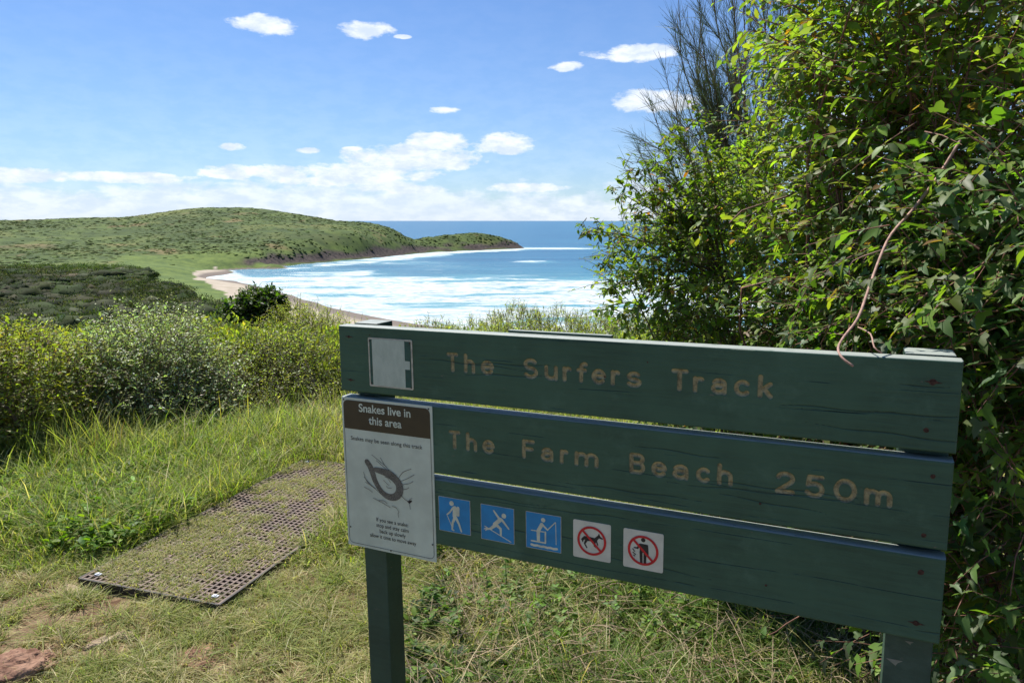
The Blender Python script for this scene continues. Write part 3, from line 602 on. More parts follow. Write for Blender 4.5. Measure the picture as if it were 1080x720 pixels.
def text(name, s, size, cx, cz, y, mat, parent, sx=1.0, bold=0.0, sp_=1.0, width=None):
    cu = bpy.data.curves.new(name, 'FONT'); cu.body = s; cu.size = size; cu.align_x = 'CENTER'; cu.align_y = 'CENTER'; cu.space_character = sp_; cu.offset = bold
    t = bpy.data.objects.new('t', cu); scene.collection.objects.link(t); dg = bpy.context.evaluated_depsgraph_get()
    me = bpy.data.meshes.new_from_object(t.evaluated_get(dg)); bpy.data.objects.remove(t)
    V = np.zeros(len(me.vertices) * 3); me.vertices.foreach_get('co', V); V = V.reshape(-1, 3)
    mid = (V[:, 0].min() + V[:, 0].max()) / 2
    if width: sx = width / (V[:, 0].max() - V[:, 0].min())
    mz = 0
    O = np.stack([cx + (V[:, 0] - mid) * sx - BASE[0], np.full(len(V), y) - BASE[1], cz + V[:, 1] - BASE[2]], -1)
    me.vertices.foreach_set('co', O.ravel()); me.materials.clear(); me.materials.append(mat); me.update()
    return obj(name, me, parent)

# blank weathered plate with a block H outline, top left
pl = slab('blank_plate', rounded(.104, .2505, -.168, -.0286, .004), 0.0, -.0022, m_rim, label='weathered pale plate with dark side bars on the top plank')
d = Draw(-.0026); d.poly([(.1085, -.1625), (.2460, -.1625), (.2460, -.0335), (.1085, -.0335)]); sig('dark_field', d.mb, simple_mat('plate_dark_green', (0.02, 0.075, 0.055), .5), pl)
d = Draw(-.0030); d.poly([(.1175, -.1640), (.2260, -.1640), (.2260, -.1115), (.2420, -.1115), (.2420, -.0880), (.2260, -.0880), (.2260, -.0320), (.1175, -.0320)])
mm, nb = new_mat('scratched_cream'); o_ = objc(nb)
c_ = nb.mix(nb.ramp(nb.noise(nb.mapping(o_, (14, 1, 5)), 4, 6, .7), .3, .7), (0.38, 0.45, 0.36), (0.46, 0.53, 0.43)); c_ = nb.mix(nb.ramp(nb.noise(o_, 26, 7, .8), .66, .72), c_, (.12, .16, .14))
nb.l.new(bsdf(nb, c_, .5, .4), nb.out.inputs[0]); sig('pale_panel', d.mb, mm, pl)
for (x, z) in ((.1105, -.038), (.2440, -.0375), (.1120, -.159), (.2445, -.162)):
    d = Draw(-.0036); d.disc(x, z, .0022); sig('nail', d.mb, m_rust, pl)

# snake warning plate
SX0, SX1, SZ0, SZ1 = .0012, .3085, -.6600, -.2078
sn = slab('warning_plate', rounded(SX0, SX1, SZ0, SZ1, .002, 2), 0.0, -.0024, m_plate, label='pale snake warning plate with a dark brown header')
yy = -.0030
d = Draw(yy); d.poly(rounded(SX0 + .006, SX1 - .007, -.3005, SZ1 - .0075, .016, 6, True, False)[0:14] if False else rounded(SX0 + .006, SX1 - .007, -.3005, SZ1 - .0075, .016, 6, True, False)); hd = sig('header', d.mb, m_brown, sn)
text('header_text', 'Snakes live in', .0335, .1505, -.2360, yy - .0005, m_plate, sn, width=.176, bold=.0006)
text('header_text', 'this area', .0335, .1515, -.2700, yy - .0005, m_plate, sn, width=.112, bold=.0006)
text('small_text', 'Snakes may be seen along this track', .0165, .1515, -.3285, yy, m_ink, sn, width=.245, bold=.0001)
for i, (s_, w_) in enumerate((('If you see a snake:', .110), ('stop and stay calm', .112), ('back up slowly', .090), ('allow it time to move away', .160))):
    text('small_text', s_, .0165, .1625, -.5650 - i * .0172, yy, m_ink, sn, width=w_, bold=.0001)
d = Draw(yy)                                    # thin border line
P = rounded(SX0 + .006, SX1 - .007, SZ0 + .0085, -.3005, .014, 6, False, True)
bl = [(SX0 + .0062, -.3005)] + [p for p in P if p[1] < SZ0 + .0085 + .0145 and p[0] < .15] + [p for p in P if p[1] < SZ0 + .0085 + .0145 and p[0] >= .15] + [(SX1 - .0072, -.3005)]
d.path(bl, .0007, False); sig('border_line', d.mb, m_ink2, sn)
d = Draw(yy)                                    # the drawn snake in a loop
loop = [(.083, -.394), (.094, -.408), (.102, -.428), (.108, -.446), (.122, -.468), (.140, -.484), (.160, -.4895), (.180, -.484), (.192, -.468), (.192, -.448), (.178, -.432), (.158, -.421), (.138, -.416), (.120, -.414), (.108, -.412)]
from itertools import accumulate
def smooth(P, k=4):
    P = np.array(P); t = np.arange(len(P)); tt = np.linspace(0, len(P) - 1, (len(P) - 1) * k + 1); out = []
    for u in tt:
        i = min(int(u), len(P) - 2); f = u - i; p0, p1, p2, p3 = P[max(i - 1, 0)], P[i], P[i + 1], P[min(i + 2, len(P) - 1)]
        out.append(.5 * ((2 * p1) + (-p0 + p2) * f + (2 * p0 - 5 * p1 + 4 * p2 - p3) * f * f + (-p0 + 3 * p1 - 3 * p2 + p3) * f ** 3))
    return np.array(out)
L = smooth(loop); wd = np.interp(np.linspace(0, 1, len(L)), [0, .1, .3, .55, .8, .97, 1], [.0085, .0095, .0075, .012, .0115, .007, .004]); d.path(L, wd)
m_snk, nb = new_mat('snake_ink'); o_ = objc(nb); v_ = nb.add('ShaderNodeTexVoronoi'); nb.l.new(o_, v_.inputs['Vector']); v_.inputs['Scale'].default_value = 420
nb.l.new(bsdf(nb, nb.mix(nb.ramp(nb.math('ADD', v_.outputs['Distance'], nb.math('MULTIPLY', nb.noise(o_, 60, 3), .6)), .35, 1.0), (.010, .009, .008), (.16, .16, .13)), .5, .4), nb.out.inputs[0])
sig('snake_drawing', d.mb, m_snk, sn)
d = Draw(yy + .0001); rs = random.Random(3)
for (a, c) in [((.115, -.385), (.19, -.43)), ((.10, -.37), (.15, -.40)), ((.13, -.375), (.16, -.41)), ((.19, -.43), (.235, -.395)), ((.2, -.435), (.245, -.41)), ((.205, -.445), (.24, -.43)), ((.205, -.46), (.225, -.45)), ((.195, -.475), (.222, -.492)), ((.222, -.492), (.236, -.482)), ((.222, -.492), (.228, -.515)), ((.07, -.44), (.11, -.47)), ((.075, -.455), (.13, -.485)), ((.07, -.425), (.09, -.46)), ((.10, -.50), (.16, -.52)), ((.12, -.505), (.15, -.51)), ((.165, -.515), (.19, -.53)), ((.188, -.53), (.187, -.545)), ((.145, -.43), (.165, -.445)), ((.14, -.44), (.16, -.452)), ((.15, -.456), (.168, -.46)), ((.07, -.47), (.10, -.483)), ((.16, -.405), (.186, -.42))]:
    mid_ = [(a[0] + c[0]) / 2 + rs.uniform(-.006, .006), (a[1] + c[1]) / 2 + rs.uniform(-.006, .006)]; d.path(smooth([a, mid_, c], 4), .0007, False)
sig('scribble', d.mb, m_ink2, sn); d = Draw(yy + .0001)
d.path([(.218, -.493), (.224, -.494), (.231, -.490)], (.001, .0045, .0025)); sig('snake_head', d.mb, m_ink, sn)
for (x, z) in ((.0095, -.2150), (.2980, -.2160), (.0130, -.6030), (.2975, -.6080), (.155, -.6525)):
    d = Draw(-.0040); d.disc(x, z, .0025); sig('rivet', d.mb, m_ink, sn)

# five square symbol plates
TX = [.3201, .4524, .5863, .7192, .8518]; TZ = [-.4609, -.4629, -.4624, -.4627, -.4637]
LAB = ['blue plate with a walking hiker symbol', 'blue plate with a surfboard rider symbol', 'blue plate with a fishing symbol', 'white plate with a crossed out dog', 'white plate with a crossed out litter dropper']
tiles = []
for i in range(5):
    x, z = TX[i], TZ[i]; blue = i < 3
    t = slab('symbol_plate', rounded(x, x + .1, z - .1, z, .0015 if blue else .004, 3), 0.0, -.0014, m_rim if blue else m_platew, label=LAB[i]); tiles.append(t)
    if blue: d = Draw(-.0017); d.poly(rounded(x + .0013, x + .0987, z - .0987, z - .0013, .001, 2)); sig('face', d.mb, m_blue, t)
def T_(i): return lambda u, v: (TX[i] + u * .1, TZ[i] - v * .1)
g = T_(0); d = Draw(-.0020)                      # hiker
d.disc(*g(.42, .16), .0070); d.limb(g(.52, .28), g(.50, .52), .0062, .0056); d.limb(g(.62, .27), g(.61, .46), .0048, .0052)
d.limb(g(.46, .28), g(.36, .42), .0026, .0022); d.limb(g(.36, .42), g(.27, .50), .0022, .0020); d.limb(g(.26, .50), g(.42, .84), .0010)
d.limb(g(.52, .54), g(.44, .72), .0046, .0034); d.limb(g(.44, .72), g(.42, .90), .0034, .0026); d.limb(g(.42, .91), g(.47, .93), .0022)
d.limb(g(.54, .54), g(.64, .72), .0044, .0032); d.limb(g(.64, .72), g(.71, .92), .0030, .0026); sig('symbol', d.mb, m_white, tiles[0])
g = T_(1); d = Draw(-.0020)                      # rider leaning over a board with a foam wake
d.disc(*g(.70, .24), .0068); d.limb(g(.60, .36), g(.42, .52), .0056, .0052); d.limb(g(.56, .34), g(.40, .14), .0034, .0022); d.limb(g(.64, .36), g(.84, .58), .0034, .0022)
d.limb(g(.44, .54), g(.30, .66), .0048, .0036); d.limb(g(.30, .66), g(.16, .70), .0030, .0022); d.limb(g(.46, .52), g(.60, .62), .0046, .0036); d.limb(g(.60, .62), g(.60, .80), .0034, .0026)
d.limb(g(.12, .62), g(.90, .94), .0012); d.limb(g(.10, .70), g(.20, .66), .0012); d.limb(g(.14, .74), g(.22, .68), .0010); sig('symbol', d.mb, m_white, tiles[1])
g = T_(2); d = Draw(-.0020)                      # angler on a jetty over waves
d.disc(*g(.50, .17), .0060); d.limb(g(.46, .30), g(.36, .48), .0050, .0048); d.limb(g(.36, .50), g(.36, .76), .0050, .0044); d.limb(g(.48, .30), g(.62, .42), .0026, .0022); d.limb(g(.62, .42), g(.84, .18), .0013); d.limb(g(.85, .18), g(.86, .78), .0009)
d.limb(g(.16, .50), g(.56, .49), .0014); d.limb(g(.56, .49), g(.56, .78), .0022); d.limb(g(.16, .79), g(.56, .79), .0020)
d.path([g(.16 + .09 * k, .895 + .015 * (k % 2)) for k in range(9)], .0032); sig('symbol', d.mb, m_white, tiles[2])
for i in (3, 4):
    g = T_(i); d = Draw(-.0026); c0 = g(.50, .50); d.ring(*c0, .0325, .0385); a_, c_ = g(.26, .26), g(.74, .74); d.limb(a_, c_, .0029, cap=False); sig('prohibition_ring', d.mb, m_red, tiles[i])
g = T_(3); d = Draw(-.0019)                      # dog
d.limb(g(.38, .46), g(.60, .46), .0062, .0050); d.limb(g(.60, .45), g(.68, .36), .0044, .0036); d.limb(g(.68, .36), g(.78, .40), .0036, .0016); d.poly([g(.66, .34), g(.69, .27), g(.73, .35)]); d.limb(g(.32, .44), g(.25, .50), .0044, .0032); d.limb(g(.25, .50), g(.26, .56), .003, .0012)
d.limb(g(.36, .50), g(.31, .60), .0036, .0022); d.limb(g(.31, .60), g(.37, .70), .0020, .0016); d.limb(g(.58, .50), g(.57, .62), .0030, .0018); d.limb(g(.57, .62), g(.62, .66), .0018, .0014); d.limb(g(.62, .48), g(.66, .58), .0024, .0014); sig('symbol', d.mb, m_ink, tiles[3])
g = T_(4); d = Draw(-.0019)                      # person dropping litter
d.disc(*g(.50, .23), .0055); d.poly([g(.41, .33), g(.59, .33), g(.60, .56), g(.42, .56)]); d.limb(g(.45, .54), g(.46, .82), .0038, .0034); d.limb(g(.55, .54), g(.55, .82), .0038, .0034); d.limb(g(.60, .36), g(.62, .60), .0026, .0022)
d.limb(g(.42, .36), g(.36, .46), .0026); d.limb(g(.36, .46), g(.28, .46), .0020, .0016)
for (u, v) in ((.24, .50), (.27, .54), (.25, .59), (.29, .62), (.27, .66)): d.limb(g(u, v), g(u + .02, v + .012), .0014)
sig('symbol', d.mb, m_ink, tiles[4])

# ================================================================ THE MAT
m_mat = simple_mat('mat_brown_plastic', (0.125, 0.082, 0.06), .6, .4, 25, .35, .001, .3)
m_clip = simple_mat('clip_white', (0.6, 0.62, 0.66), .35, .6, 50, .1)
c1 = on_z(87, 609, GZ + .035); c2 = on_z(234, 634, GZ + .035); c4 = on_z(322, 485, GZ + .035)
ux = unit((c2 - c1)[:2]); MWID = np.linalg.norm((c2 - c1)[:2]); uy = np.array([-ux[1], ux[0]]); MLEN = float((c4 - c1)[:2] @ uy)
0 and print('MAT', c1, c2, c4, MWID, MLEN, 'skew', float((c4 - c1)[:2] @ ux))
sk = float((c4 - c1)[:2] @ ux) / MLEN; uyl = uy + ux * sk * 0.85; uyl = unit(uyl); ang_m = math.atan2(ux[1], ux[0])
mat = thing('ground_mat', (c1[0], c1[1], GZ + .003), 'brown plastic grid mat pegged over worn grass beside the track', 'mat', rot=(0, 0, math.atan2(uyl[1], uyl[0]) - math.pi / 2))
q = MB(); NX, NY = 24, int(round(MLEN / (MWID / 24))); px_ = MWID / NX; py_ = MLEN / NY; T2 = .0052; HZ = .034
for i in range(NX + 1): q.box(i * px_ - T2, i * px_ + T2, -T2, MLEN + T2, .004, HZ)
for j in range(NY + 1):
    for i in range(NX): q.box(i * px_ + T2, (i + 1) * px_ - T2, j * py_ - T2, j * py_ + T2, .004, HZ - .0015)
obj('grid', q.mesh('grid', m_mat), mat)
q = MB(); e = .004
q.box(-.010 - T2, -T2 - .0005, -.010, MLEN + .010, -.02, HZ + .001); q.box(MWID + T2 + .0005, MWID + .014, -.010, MLEN + .010, -.02, HZ + .001); q.box(-T2, MWID + T2, -.014, -T2 - .0005, -.02, HZ + .001); q.box(-T2, MWID + T2, MLEN + T2 + .0005, MLEN + .014, -.02, HZ + .001)
obj('edge_strip', q.mesh('edge_strip', simple_mat('edge_dark', (0.03, 0.026, 0.022), .6)), mat)
for (x, y) in ((.05, .04), (MWID - .05, .04), (.05, MLEN - .04), (MWID - .05, MLEN - .04)):
    q = MB(); q.box(x - .015, x + .013, y - .009, y + .009, HZ + .001, HZ + .006); q.box(x - .006, x + .006, y - .005, y + .005, HZ + .006, HZ + .010); obj('clip', q.mesh('clip', m_clip), mat)
def in_mat(x, y, pad=0.0):
    rz = mat.rotation_euler[2]; dx, dy = x - c1[0], y - c1[1]; u = dx * math.cos(rz) + dy * math.sin(rz); v = -dx * math.sin(rz) + dy * math.cos(rz)
    return (u > -pad) & (u < MWID + pad) & (v > -pad) & (v < MLEN + pad)

# ================================================================ GRASS
m_grass = leaf_mat('grass_blade', 0.45, 0.6, (1.4, 1.6, .5), 0.2)
def project(x, y, z):
    c, s = math.cos(PITCH), math.sin(PITCH); zz = z - CZ; dy = y * c - zz * s; dz = y * s + zz * c
    return 540 + F * x / np.maximum(dy, .05), 360 - F * dz / np.maximum(dy, .05)
def blades(x, y, z, hgt, wid, col, lean, r=rng, segs=3):
    n = len(x); th = r.uniform(0, 6.283, n); fd = np.stack([np.cos(th), np.sin(th), np.zeros(n)], -1)
    wth = r.uniform(0, 6.283, n); sdv = np.stack([-np.sin(th), np.cos(th), np.zeros(n)], -1)
    ts = np.array([0, .35, .7, 1.0]); ws = np.array([.8, 1, .65, .05]); V = []
    for t, w in zip(ts, ws):
        c = np.stack([x, y, z], -1) + fd * (hgt * lean * t ** 1.8)[:, None] + np.array([0, 0, 1.0]) * (hgt * (t - .35 * lean * t * t))[:, None]
        V += [c - sdv * (wid * w * .5)[:, None], c + sdv * (wid * w * .5)[:, None]]
    V = np.stack(V, 1); base = np.array([(0, 1, 3, 2), (2, 3, 5, 4), (4, 5, 7, 6)])
    Fc = base[None] + (np.arange(n) * 8)[:, None, None]; c8 = np.repeat(col, 8, 0)
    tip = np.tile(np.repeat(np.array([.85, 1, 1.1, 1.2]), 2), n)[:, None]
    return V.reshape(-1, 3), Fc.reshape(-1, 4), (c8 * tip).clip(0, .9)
SUNG = [(0.21, 0.27, 0.05), (0.27, 0.32, 0.07), (0.15, 0.215, 0.04), (0.36, 0.36, 0.14)]
DRYG = [(0.42, 0.36, 0.20), (0.33, 0.29, 0.14), (0.50, 0.44, 0.28), (0.27, 0.26, 0.11)]
MIXG = [(0.24, 0.255, 0.085), (0.32, 0.315, 0.13), (0.19, 0.22, 0.06)]
def scatter(n, rmin, rmax, a0=-42, a1=40):
    a = np.radians(rng.uniform(a0, a1, n)); d_ = np.exp(rng.uniform(math.log(rmin), math.log(rmax), n)); x = np.sin(a) * d_; y = np.cos(a) * d_
    return x, y
parts = []
def add_grass(x, y, h, w, c, lean):
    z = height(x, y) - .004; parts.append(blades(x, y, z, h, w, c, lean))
# worn short turf
x, y = scatter(330000, 1.9, 6.5); z = height(x, y); px, py = project(x, y, z)
wear = fbm(x, y, 71, 4, 1.7) ; wear = wear + .5 * fbm(x, y, 70, 3, 6.0); dens = np.clip(.62 + .7 * wear, .30, 1)
track = (px < 400) & (py > 592 + .10 * (px - 0)); dens = np.where(track, dens * .75, np.maximum(dens, .45)); bare = np.zeros(len(x))
for (a1, a2, rd) in [(45, 664, .34), (100, 655, .16), (125, 680, .16), (200, 700, .14), (225, 655, .10), (10, 640, .2), (280, 715, .16)]:
    q_ = on_z(a1, a2, GZ); bare = np.maximum(bare, 1 - sstep(rd * .6, rd * 1.15, np.hypot(x - q_[0], y - q_[1]) + rd * .5 * fbm(x, y, 87, 3, 6.)))
dens = dens * (1 - .9 * bare)
k = (rng.random(len(x)) < dens) & ~in_mat(x, y, .01); x, y, wear, px, py = x[k], y[k], wear[k], px[k], py[k]
n_ = len(x); dry = rng.random(n_) < np.clip(.50 - .75 * wear, .12, .95)
col = vcol(n_, 1, MIXG, .2, .07); col[dry] = vcol(dry.sum(), 1, DRYG, .2, .05)
add_grass(x, y, rng.uniform(.02, .055, n_) * (1.1 + .3 * wear), rng.uniform(.0018, .0036, n_), col, rng.uniform(.4, 1.7, n_))
nt = 1500; tx, ty = scatter(nt, 2.2, 6.0, -40, 8); ii = np.repeat(np.arange(nt), 34); rr_ = np.abs(rng.normal(0, .022, len(ii))); th = rng.uniform(0, 6.28, len(ii)); x = tx[ii] + rr_ * np.cos(th); y = ty[ii] + rr_ * np.sin(th)
tn = rng.random(nt); k = ~in_mat(x, y, .01); x, y, tn_, hb = x[k], y[k], tn[ii][k], rng.uniform(.035, .10, nt)[ii][k]; n_ = len(x); col = vcol(n_, 1, MIXG, .2, .07); d_ = tn_ < .45; col[d_] = vcol(d_.sum(), 1, DRYG, .2, .05); g_ = tn_ > .8; col[g_] = vcol(g_.sum(), 1, SUNG, .2, .06)
add_grass(x, y, hb * rng.uniform(.6, 1.2, n_), rng.uniform(.002, .004, n_), col, rng.uniform(.6, 1.9, n_))
# tall seeding grass that hides the feet of the bushes
x, y = scatter(150000, 4.9, 9.5, -40, 2); z = height(x, y); px, py = project(x, y, z); cl_ = fbm(x, y, 88, 3, 1.1); k = (py < 497 + 10 * cl_) & (px < 372) & (rng.random(len(x)) < np.clip(.35 + .6 * cl_, .04, 1)); x, y, cl_, py = x[k], y[k], cl_[k], py[k]; n_ = len(x)
col = vcol(n_, 1, [(0.21, 0.24, 0.07), (0.27, 0.28, 0.10), (0.16, 0.20, 0.05)], .22, .07); d_ = rng.random(n_) < np.clip(.35 + .4 * fbm(x, y, 89, 2, 1.5), .05, .9); col[d_] = vcol(d_.sum(), 1, DRYG + [(0.26, 0.16, 0.09)], .25, .06)
add_grass(x, y, rng.gamma(5, .2, n_) * .24 * (1 + .35 * cl_), rng.uniform(.003, .007, n_), col, rng.uniform(.15, 1.1, n_))
# lush grass on the left of the mat and behind it
x, y = scatter(260000, 3.0, 13, -42, 20); z = height(x, y); px, py = project(x, y, z)
lush = ((py < 605 + 9 * fbm(x, y, 72, 3, 3.) - np.clip(px, 0, 400) * .02) & (px < 335) ) | (py < 490) | ((px > 335) & (py < 585 + 25 * fbm(x, y, 75, 2, 2.)))
cl_ = fbm(x, y, 73, 4, 1.3); k = lush & ~in_mat(x, y, .02) & (rng.random(len(x)) < np.clip(.75 + .5 * cl_, .2, 1)); x, y, cl_, px, py = x[k], y[k], cl_[k], px[k], py[k]; n_ = len(x)
col = vcol(n_, 1, SUNG, .22, .08); dry = rng.random(n_) < np.clip(.16 - .2 * cl_ + .25 * (px > 335), .03, .6); col[dry] = vcol(dry.sum(), 1, DRYG, .2, .05)
edge = np.clip((605 - py) / 40, .25, 1); hh = rng.gamma(5, .2, n_) * .135 * (1 + .5 * cl_).clip(.4, 1.6) * edge
add_grass(x, y, hh + .03, rng.uniform(.003, .0065, n_), col, rng.uniform(.25, 1.3, n_))
# under and behind the sign: taller mixed weeds
x, y = scatter(150000, 1.75, 5.0, -9, 36); z = height(x, y); px, py = project(x, y, z); cl_ = fbm(x, y, 76, 4, 2.0)
bor = 430 + 90 * fbm(x, y, 77, 2, 1.5) + (720 - py).clip(0, 400) * -.35
k = (px > bor) & (rng.random(len(x)) < np.clip(.42 + .8 * fbm(x, y, 79, 3, 4.0), .05, 1)); x, y, cl_, px = x[k], y[k], cl_[k], px[k]; n_ = len(x)
col = vcol(n_, 1, [(0.10, 0.165, 0.03), (0.14, 0.20, 0.035), (0.08, 0.13, 0.028)], .25, .08); dry = rng.random(n_) < np.clip(.55 - .7 * cl_, .1, .95); col[dry] = vcol(dry.sum(), 1, DRYG, .25, .06)
add_grass(x, y, rng.gamma(4, .25, n_) * .085 * (1 + .4 * cl_).clip(.4, 1.6) + .02, rng.uniform(.0022, .0058, n_), col, rng.uniform(.4, 1.9, n_))
# grass through the mat
x = rng.uniform(0, MWID, 70000); y = rng.uniform(0, MLEN, 70000); rz = mat.rotation_euler[2]; wx = c1[0] + x * math.cos(rz) - y * math.sin(rz); wy = c1[1] + x * math.sin(rz) + y * math.cos(rz)
ci = np.floor(x / px_).astype(int); cj = np.floor(y / py_).astype(int); hsh = .6 * fbm(wx, wy, 78, 3, 3.2) + .6 * fbm(wx, wy, 74, 3, 11.0); cellr = np.random.default_rng(5).random((NX + 2, NY + 2))[ci, cj]
k = (cellr < np.clip(.26 + .6 * hsh, .05, .9)); x, y, wx, wy, hsh = x[k], y[k], wx[k], wy[k], hsh[k]; n_ = len(x)
col = vcol(n_, 1, MIXG, .2, .07); dry = rng.random(n_) < .45; col[dry] = vcol(dry.sum(), 1, DRYG, .2, .05)
V, Fc, cc = blades(wx, wy, np.full(n_, GZ + .020), rng.uniform(.024, .046, n_), rng.uniform(.0025, .005, n_), col, rng.uniform(.5, 1.6, n_)); parts.append((V, Fc, cc))
Vs, Fs, Cs, o = [], [], [], 0
for V, Fc, cc in parts: Vs.append(V); Fs.append(Fc + o); Cs.append(cc); o += len(V)
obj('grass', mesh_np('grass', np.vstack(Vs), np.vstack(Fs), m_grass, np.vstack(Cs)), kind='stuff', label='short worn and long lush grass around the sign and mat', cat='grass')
0 and print('GRASS', o // 8)

# broad leafed ground weeds
m_leaf = leaf_mat('broad_leaf', 0.38, 0.55, (1.6, 1.8, .3), 0.3)
def rosettes(x, y, nl, L, cols, tv=OV, tf=OF, stalk=.5, hz=0.02):
    n = len(x); z = height(x, y); ii = np.repeat(np.arange(n), nl); th = rng.uniform(0, 6.283, len(ii)); upv = rng.uniform(.1, 1.1, len(ii))
    D = np.stack([np.cos(th), np.sin(th), upv], -1); P = np.stack([x[ii], y[ii], z[ii] + hz + rng.uniform(0, 1, len(ii)) * np.repeat(L, nl) * stalk * 3], -1) + D * (np.repeat(L, nl) * rng.uniform(0, .8, len(ii)))[:, None] * np.array([1, 1, .2])
    Nn = np.stack([-np.cos(th) * upv * .8, -np.sin(th) * upv * .8, np.ones(len(ii))], -1) + rng.normal(0, .3, (len(ii), 3))
    V, Fc = instance(tv, tf, P, D, Nn, np.repeat(L, nl) * rng.uniform(.6, 1.3, len(ii))); return V, Fc, vcol(len(ii), len(tv), cols, .25, .08)
x, y = scatter(12000, 1.8, 5.0, -10, 36); z = height(x, y); px, py = project(x, y, z); cl_ = fbm(x, y, 81, 3, 2.2); k = (px > 430) & (cl_ > -.1) & (rng.random(len(x)) < .5); x, y = x[k], y[k]
a = rosettes(x, y, 7, rng.uniform(.016, .042, len(x)), [(0.09, 0.16, 0.03), (0.14, 0.21, 0.035), (0.06, 0.10, 0.028), (0.05, 0.075, 0.03)])
x, y = scatter(6000, 3.2, 7.5, -42, -4); z = height(x, y); px, py = project(x, y, z); k = (py < 600) & (px < 230) & (py < 590) & ~in_mat(x, y, .08) & (fbm(x, y, 82, 3, 1.5) > .1); x, y = x[k], y[k]
b2 = rosettes(x, y, 8, rng.uniform(.03, .055, len(x)), [(0.12, 0.21, 0.02), (0.16, 0.25, 0.03), (0.08, 0.15, 0.02)])
cx_, cy_ = scatter(520, 1.9, 4.2, -9, 34); pxc, pyc = project(cx_, cy_, height(cx_, cy_)); kk = (pxc > 440) & (fbm(cx_, cy_, 83, 2, 2.2) > -.1); cx_, cy_ = cx_[kk], cy_[kk]; nc = len(cx_)
st_n = 9; ii = np.repeat(np.arange(nc), st_n * 2); tt_ = np.tile(np.repeat(np.arange(st_n) / st_n, 2), nc); hh_ = rng.uniform(.07, .20, nc); ln_ = rng.normal(0, .35, (nc, 2)); th_ = rng.uniform(0, 6.28, len(ii))
Pw = np.stack([cx_[ii] + ln_[ii, 0] * hh_[ii] * tt_, cy_[ii] + ln_[ii, 1] * hh_[ii] * tt_, height(cx_, cy_)[ii] + .02 + hh_[ii] * tt_], -1)
Dw = np.stack([np.cos(th_), np.sin(th_), rng.uniform(-.2, .7, len(ii))], -1); Vw, Fw = instance(OV, OF, Pw, Dw, np.array([0, 0, 1.]) + rng.normal(0, .35, Dw.shape), rng.uniform(.025, .05, len(ii)) * (1.15 - .5 * tt_)); Cw = vcol(len(ii), len(OV), [(0.11, 0.19, 0.03), (0.16, 0.24, 0.04), (0.08, 0.13, 0.03)], .25, .08)
a = (np.vstack([a[0], Vw]), np.vstack([a[1], Fw + len(a[0])]), np.vstack([a[2], Cw]))
obj('ground_weeds', mesh_np('ground_weeds', np.vstack([a[0], b2[0]]), np.vstack([a[1], b2[1] + len(a[0])]), m_leaf, np.vstack([a[2], b2[2]])), kind='stuff', label='low broad leafed weeds growing through the grass', cat='weeds')
# dry stalk litter
q = MB(); n_ = 2600
x, y = scatter(n_, 1.9, 4.6, -10, 36); z = height(x, y); px, py = project(x, y, z)
for i in range(n_):
    if px[i] < 440: continue
    L_ = rng.uniform(.05, .26); th = rng.uniform(0, 6.28); up = rng.uniform(-.05, .7); t = np.linspace(0, 1, 5)[:, None]
    P = np.array([x[i], y[i], z[i] + rng.uniform(.01, .06)]) + t * L_ * np.array([math.cos(th), math.sin(th), up]) + np.sin(t * 3) * np.array([0, 0, .02]) ; q.tube(P, np.linspace(.0022, .0008, 5), 4, cap=False)
obj('dry_stalks', q.mesh('dry_stalks', simple_mat('dry_stalk', (0.34, 0.26, 0.17), .8, .2, 60, .3)), kind='stuff', label='dry tan stalks tangled in the grass below the sign', cat='stalks')

# ---- stones
I5, I5f = ico(5)
def stone(px, py, sx, sy, sz, mat_, label, seed, name='rock', cat='rock'):
    r = np.random.default_rng(seed); p = on_z(px, py, GZ); V = I5.copy(); 
    nz_ = sum(np.sin(V @ r.normal(0, 1, 3) * f + r.uniform(0, 6)) / f ** .8 for f in (1.2, 1.7, 2.4, 3.4, 5, 7, 10, 15, 22)); V = V * (1 + .16 * nz_)[:, None]; V = np.round(V * 3.2 + .5 * np.sin(V[:, [1, 2, 0]] * 7)) / 3.2 * .4 + V * .6 + r.normal(0, .012, V.shape); V[:, 2] = np.clip(V[:, 2], -.6, 3)
    me = mesh_np(name, V * np.array([sx, sy, sz]), I5f, mat_, smooth=True); o = obj(name, me, None, (p[0], p[1], float(height(np.array([p[0]]), np.array([p[1]]))[0]) + sz * .1), label, cat); o.rotation_euler = (0, 0, r.uniform(0, 6)); return o
def rock_mat(name, a, c):
    m, nb = new_mat(name); o_ = objc(nb); n_ = nb.noise(o_, 9, 8, .7); nb.l.new(bsdf(nb, nb.mix(nb.ramp(n_, .3, .7), a, c), .9, .2, bump(nb, nb.math('ADD', n_, nb.noise(o_, 40, 5)), 1, .012)), nb.out.inputs[0]); return m
m_r1 = rock_mat('red_sandstone', (0.13, 0.06, 0.04), (0.36, 0.22, 0.15)); m_r2 = rock_mat('pale_sandstone', (0.24, 0.17, 0.11), (0.48, 0.39, 0.28))
stone(14, 712, .15, .11, .055, m_r1, 'reddish sandstone rock at the bottom left corner of the view', 1)
stone(206, 694, .10, .06, .022, m_r1, 'flat reddish rock half buried in the turf below the mat', 2)
stone(131, 671, .055, .035, .020, m_r2, 'pale stone, the right of two small ones side by side in the worn track', 3)
stone(108, 679, .055, .028, .018, m_r2, 'pale flat stone, the left of two small ones side by side in the worn track', 4)
stone(75, 622, .06, .03, .015, m_r2, 'pale flat stone near the left corner of the mat', 5)

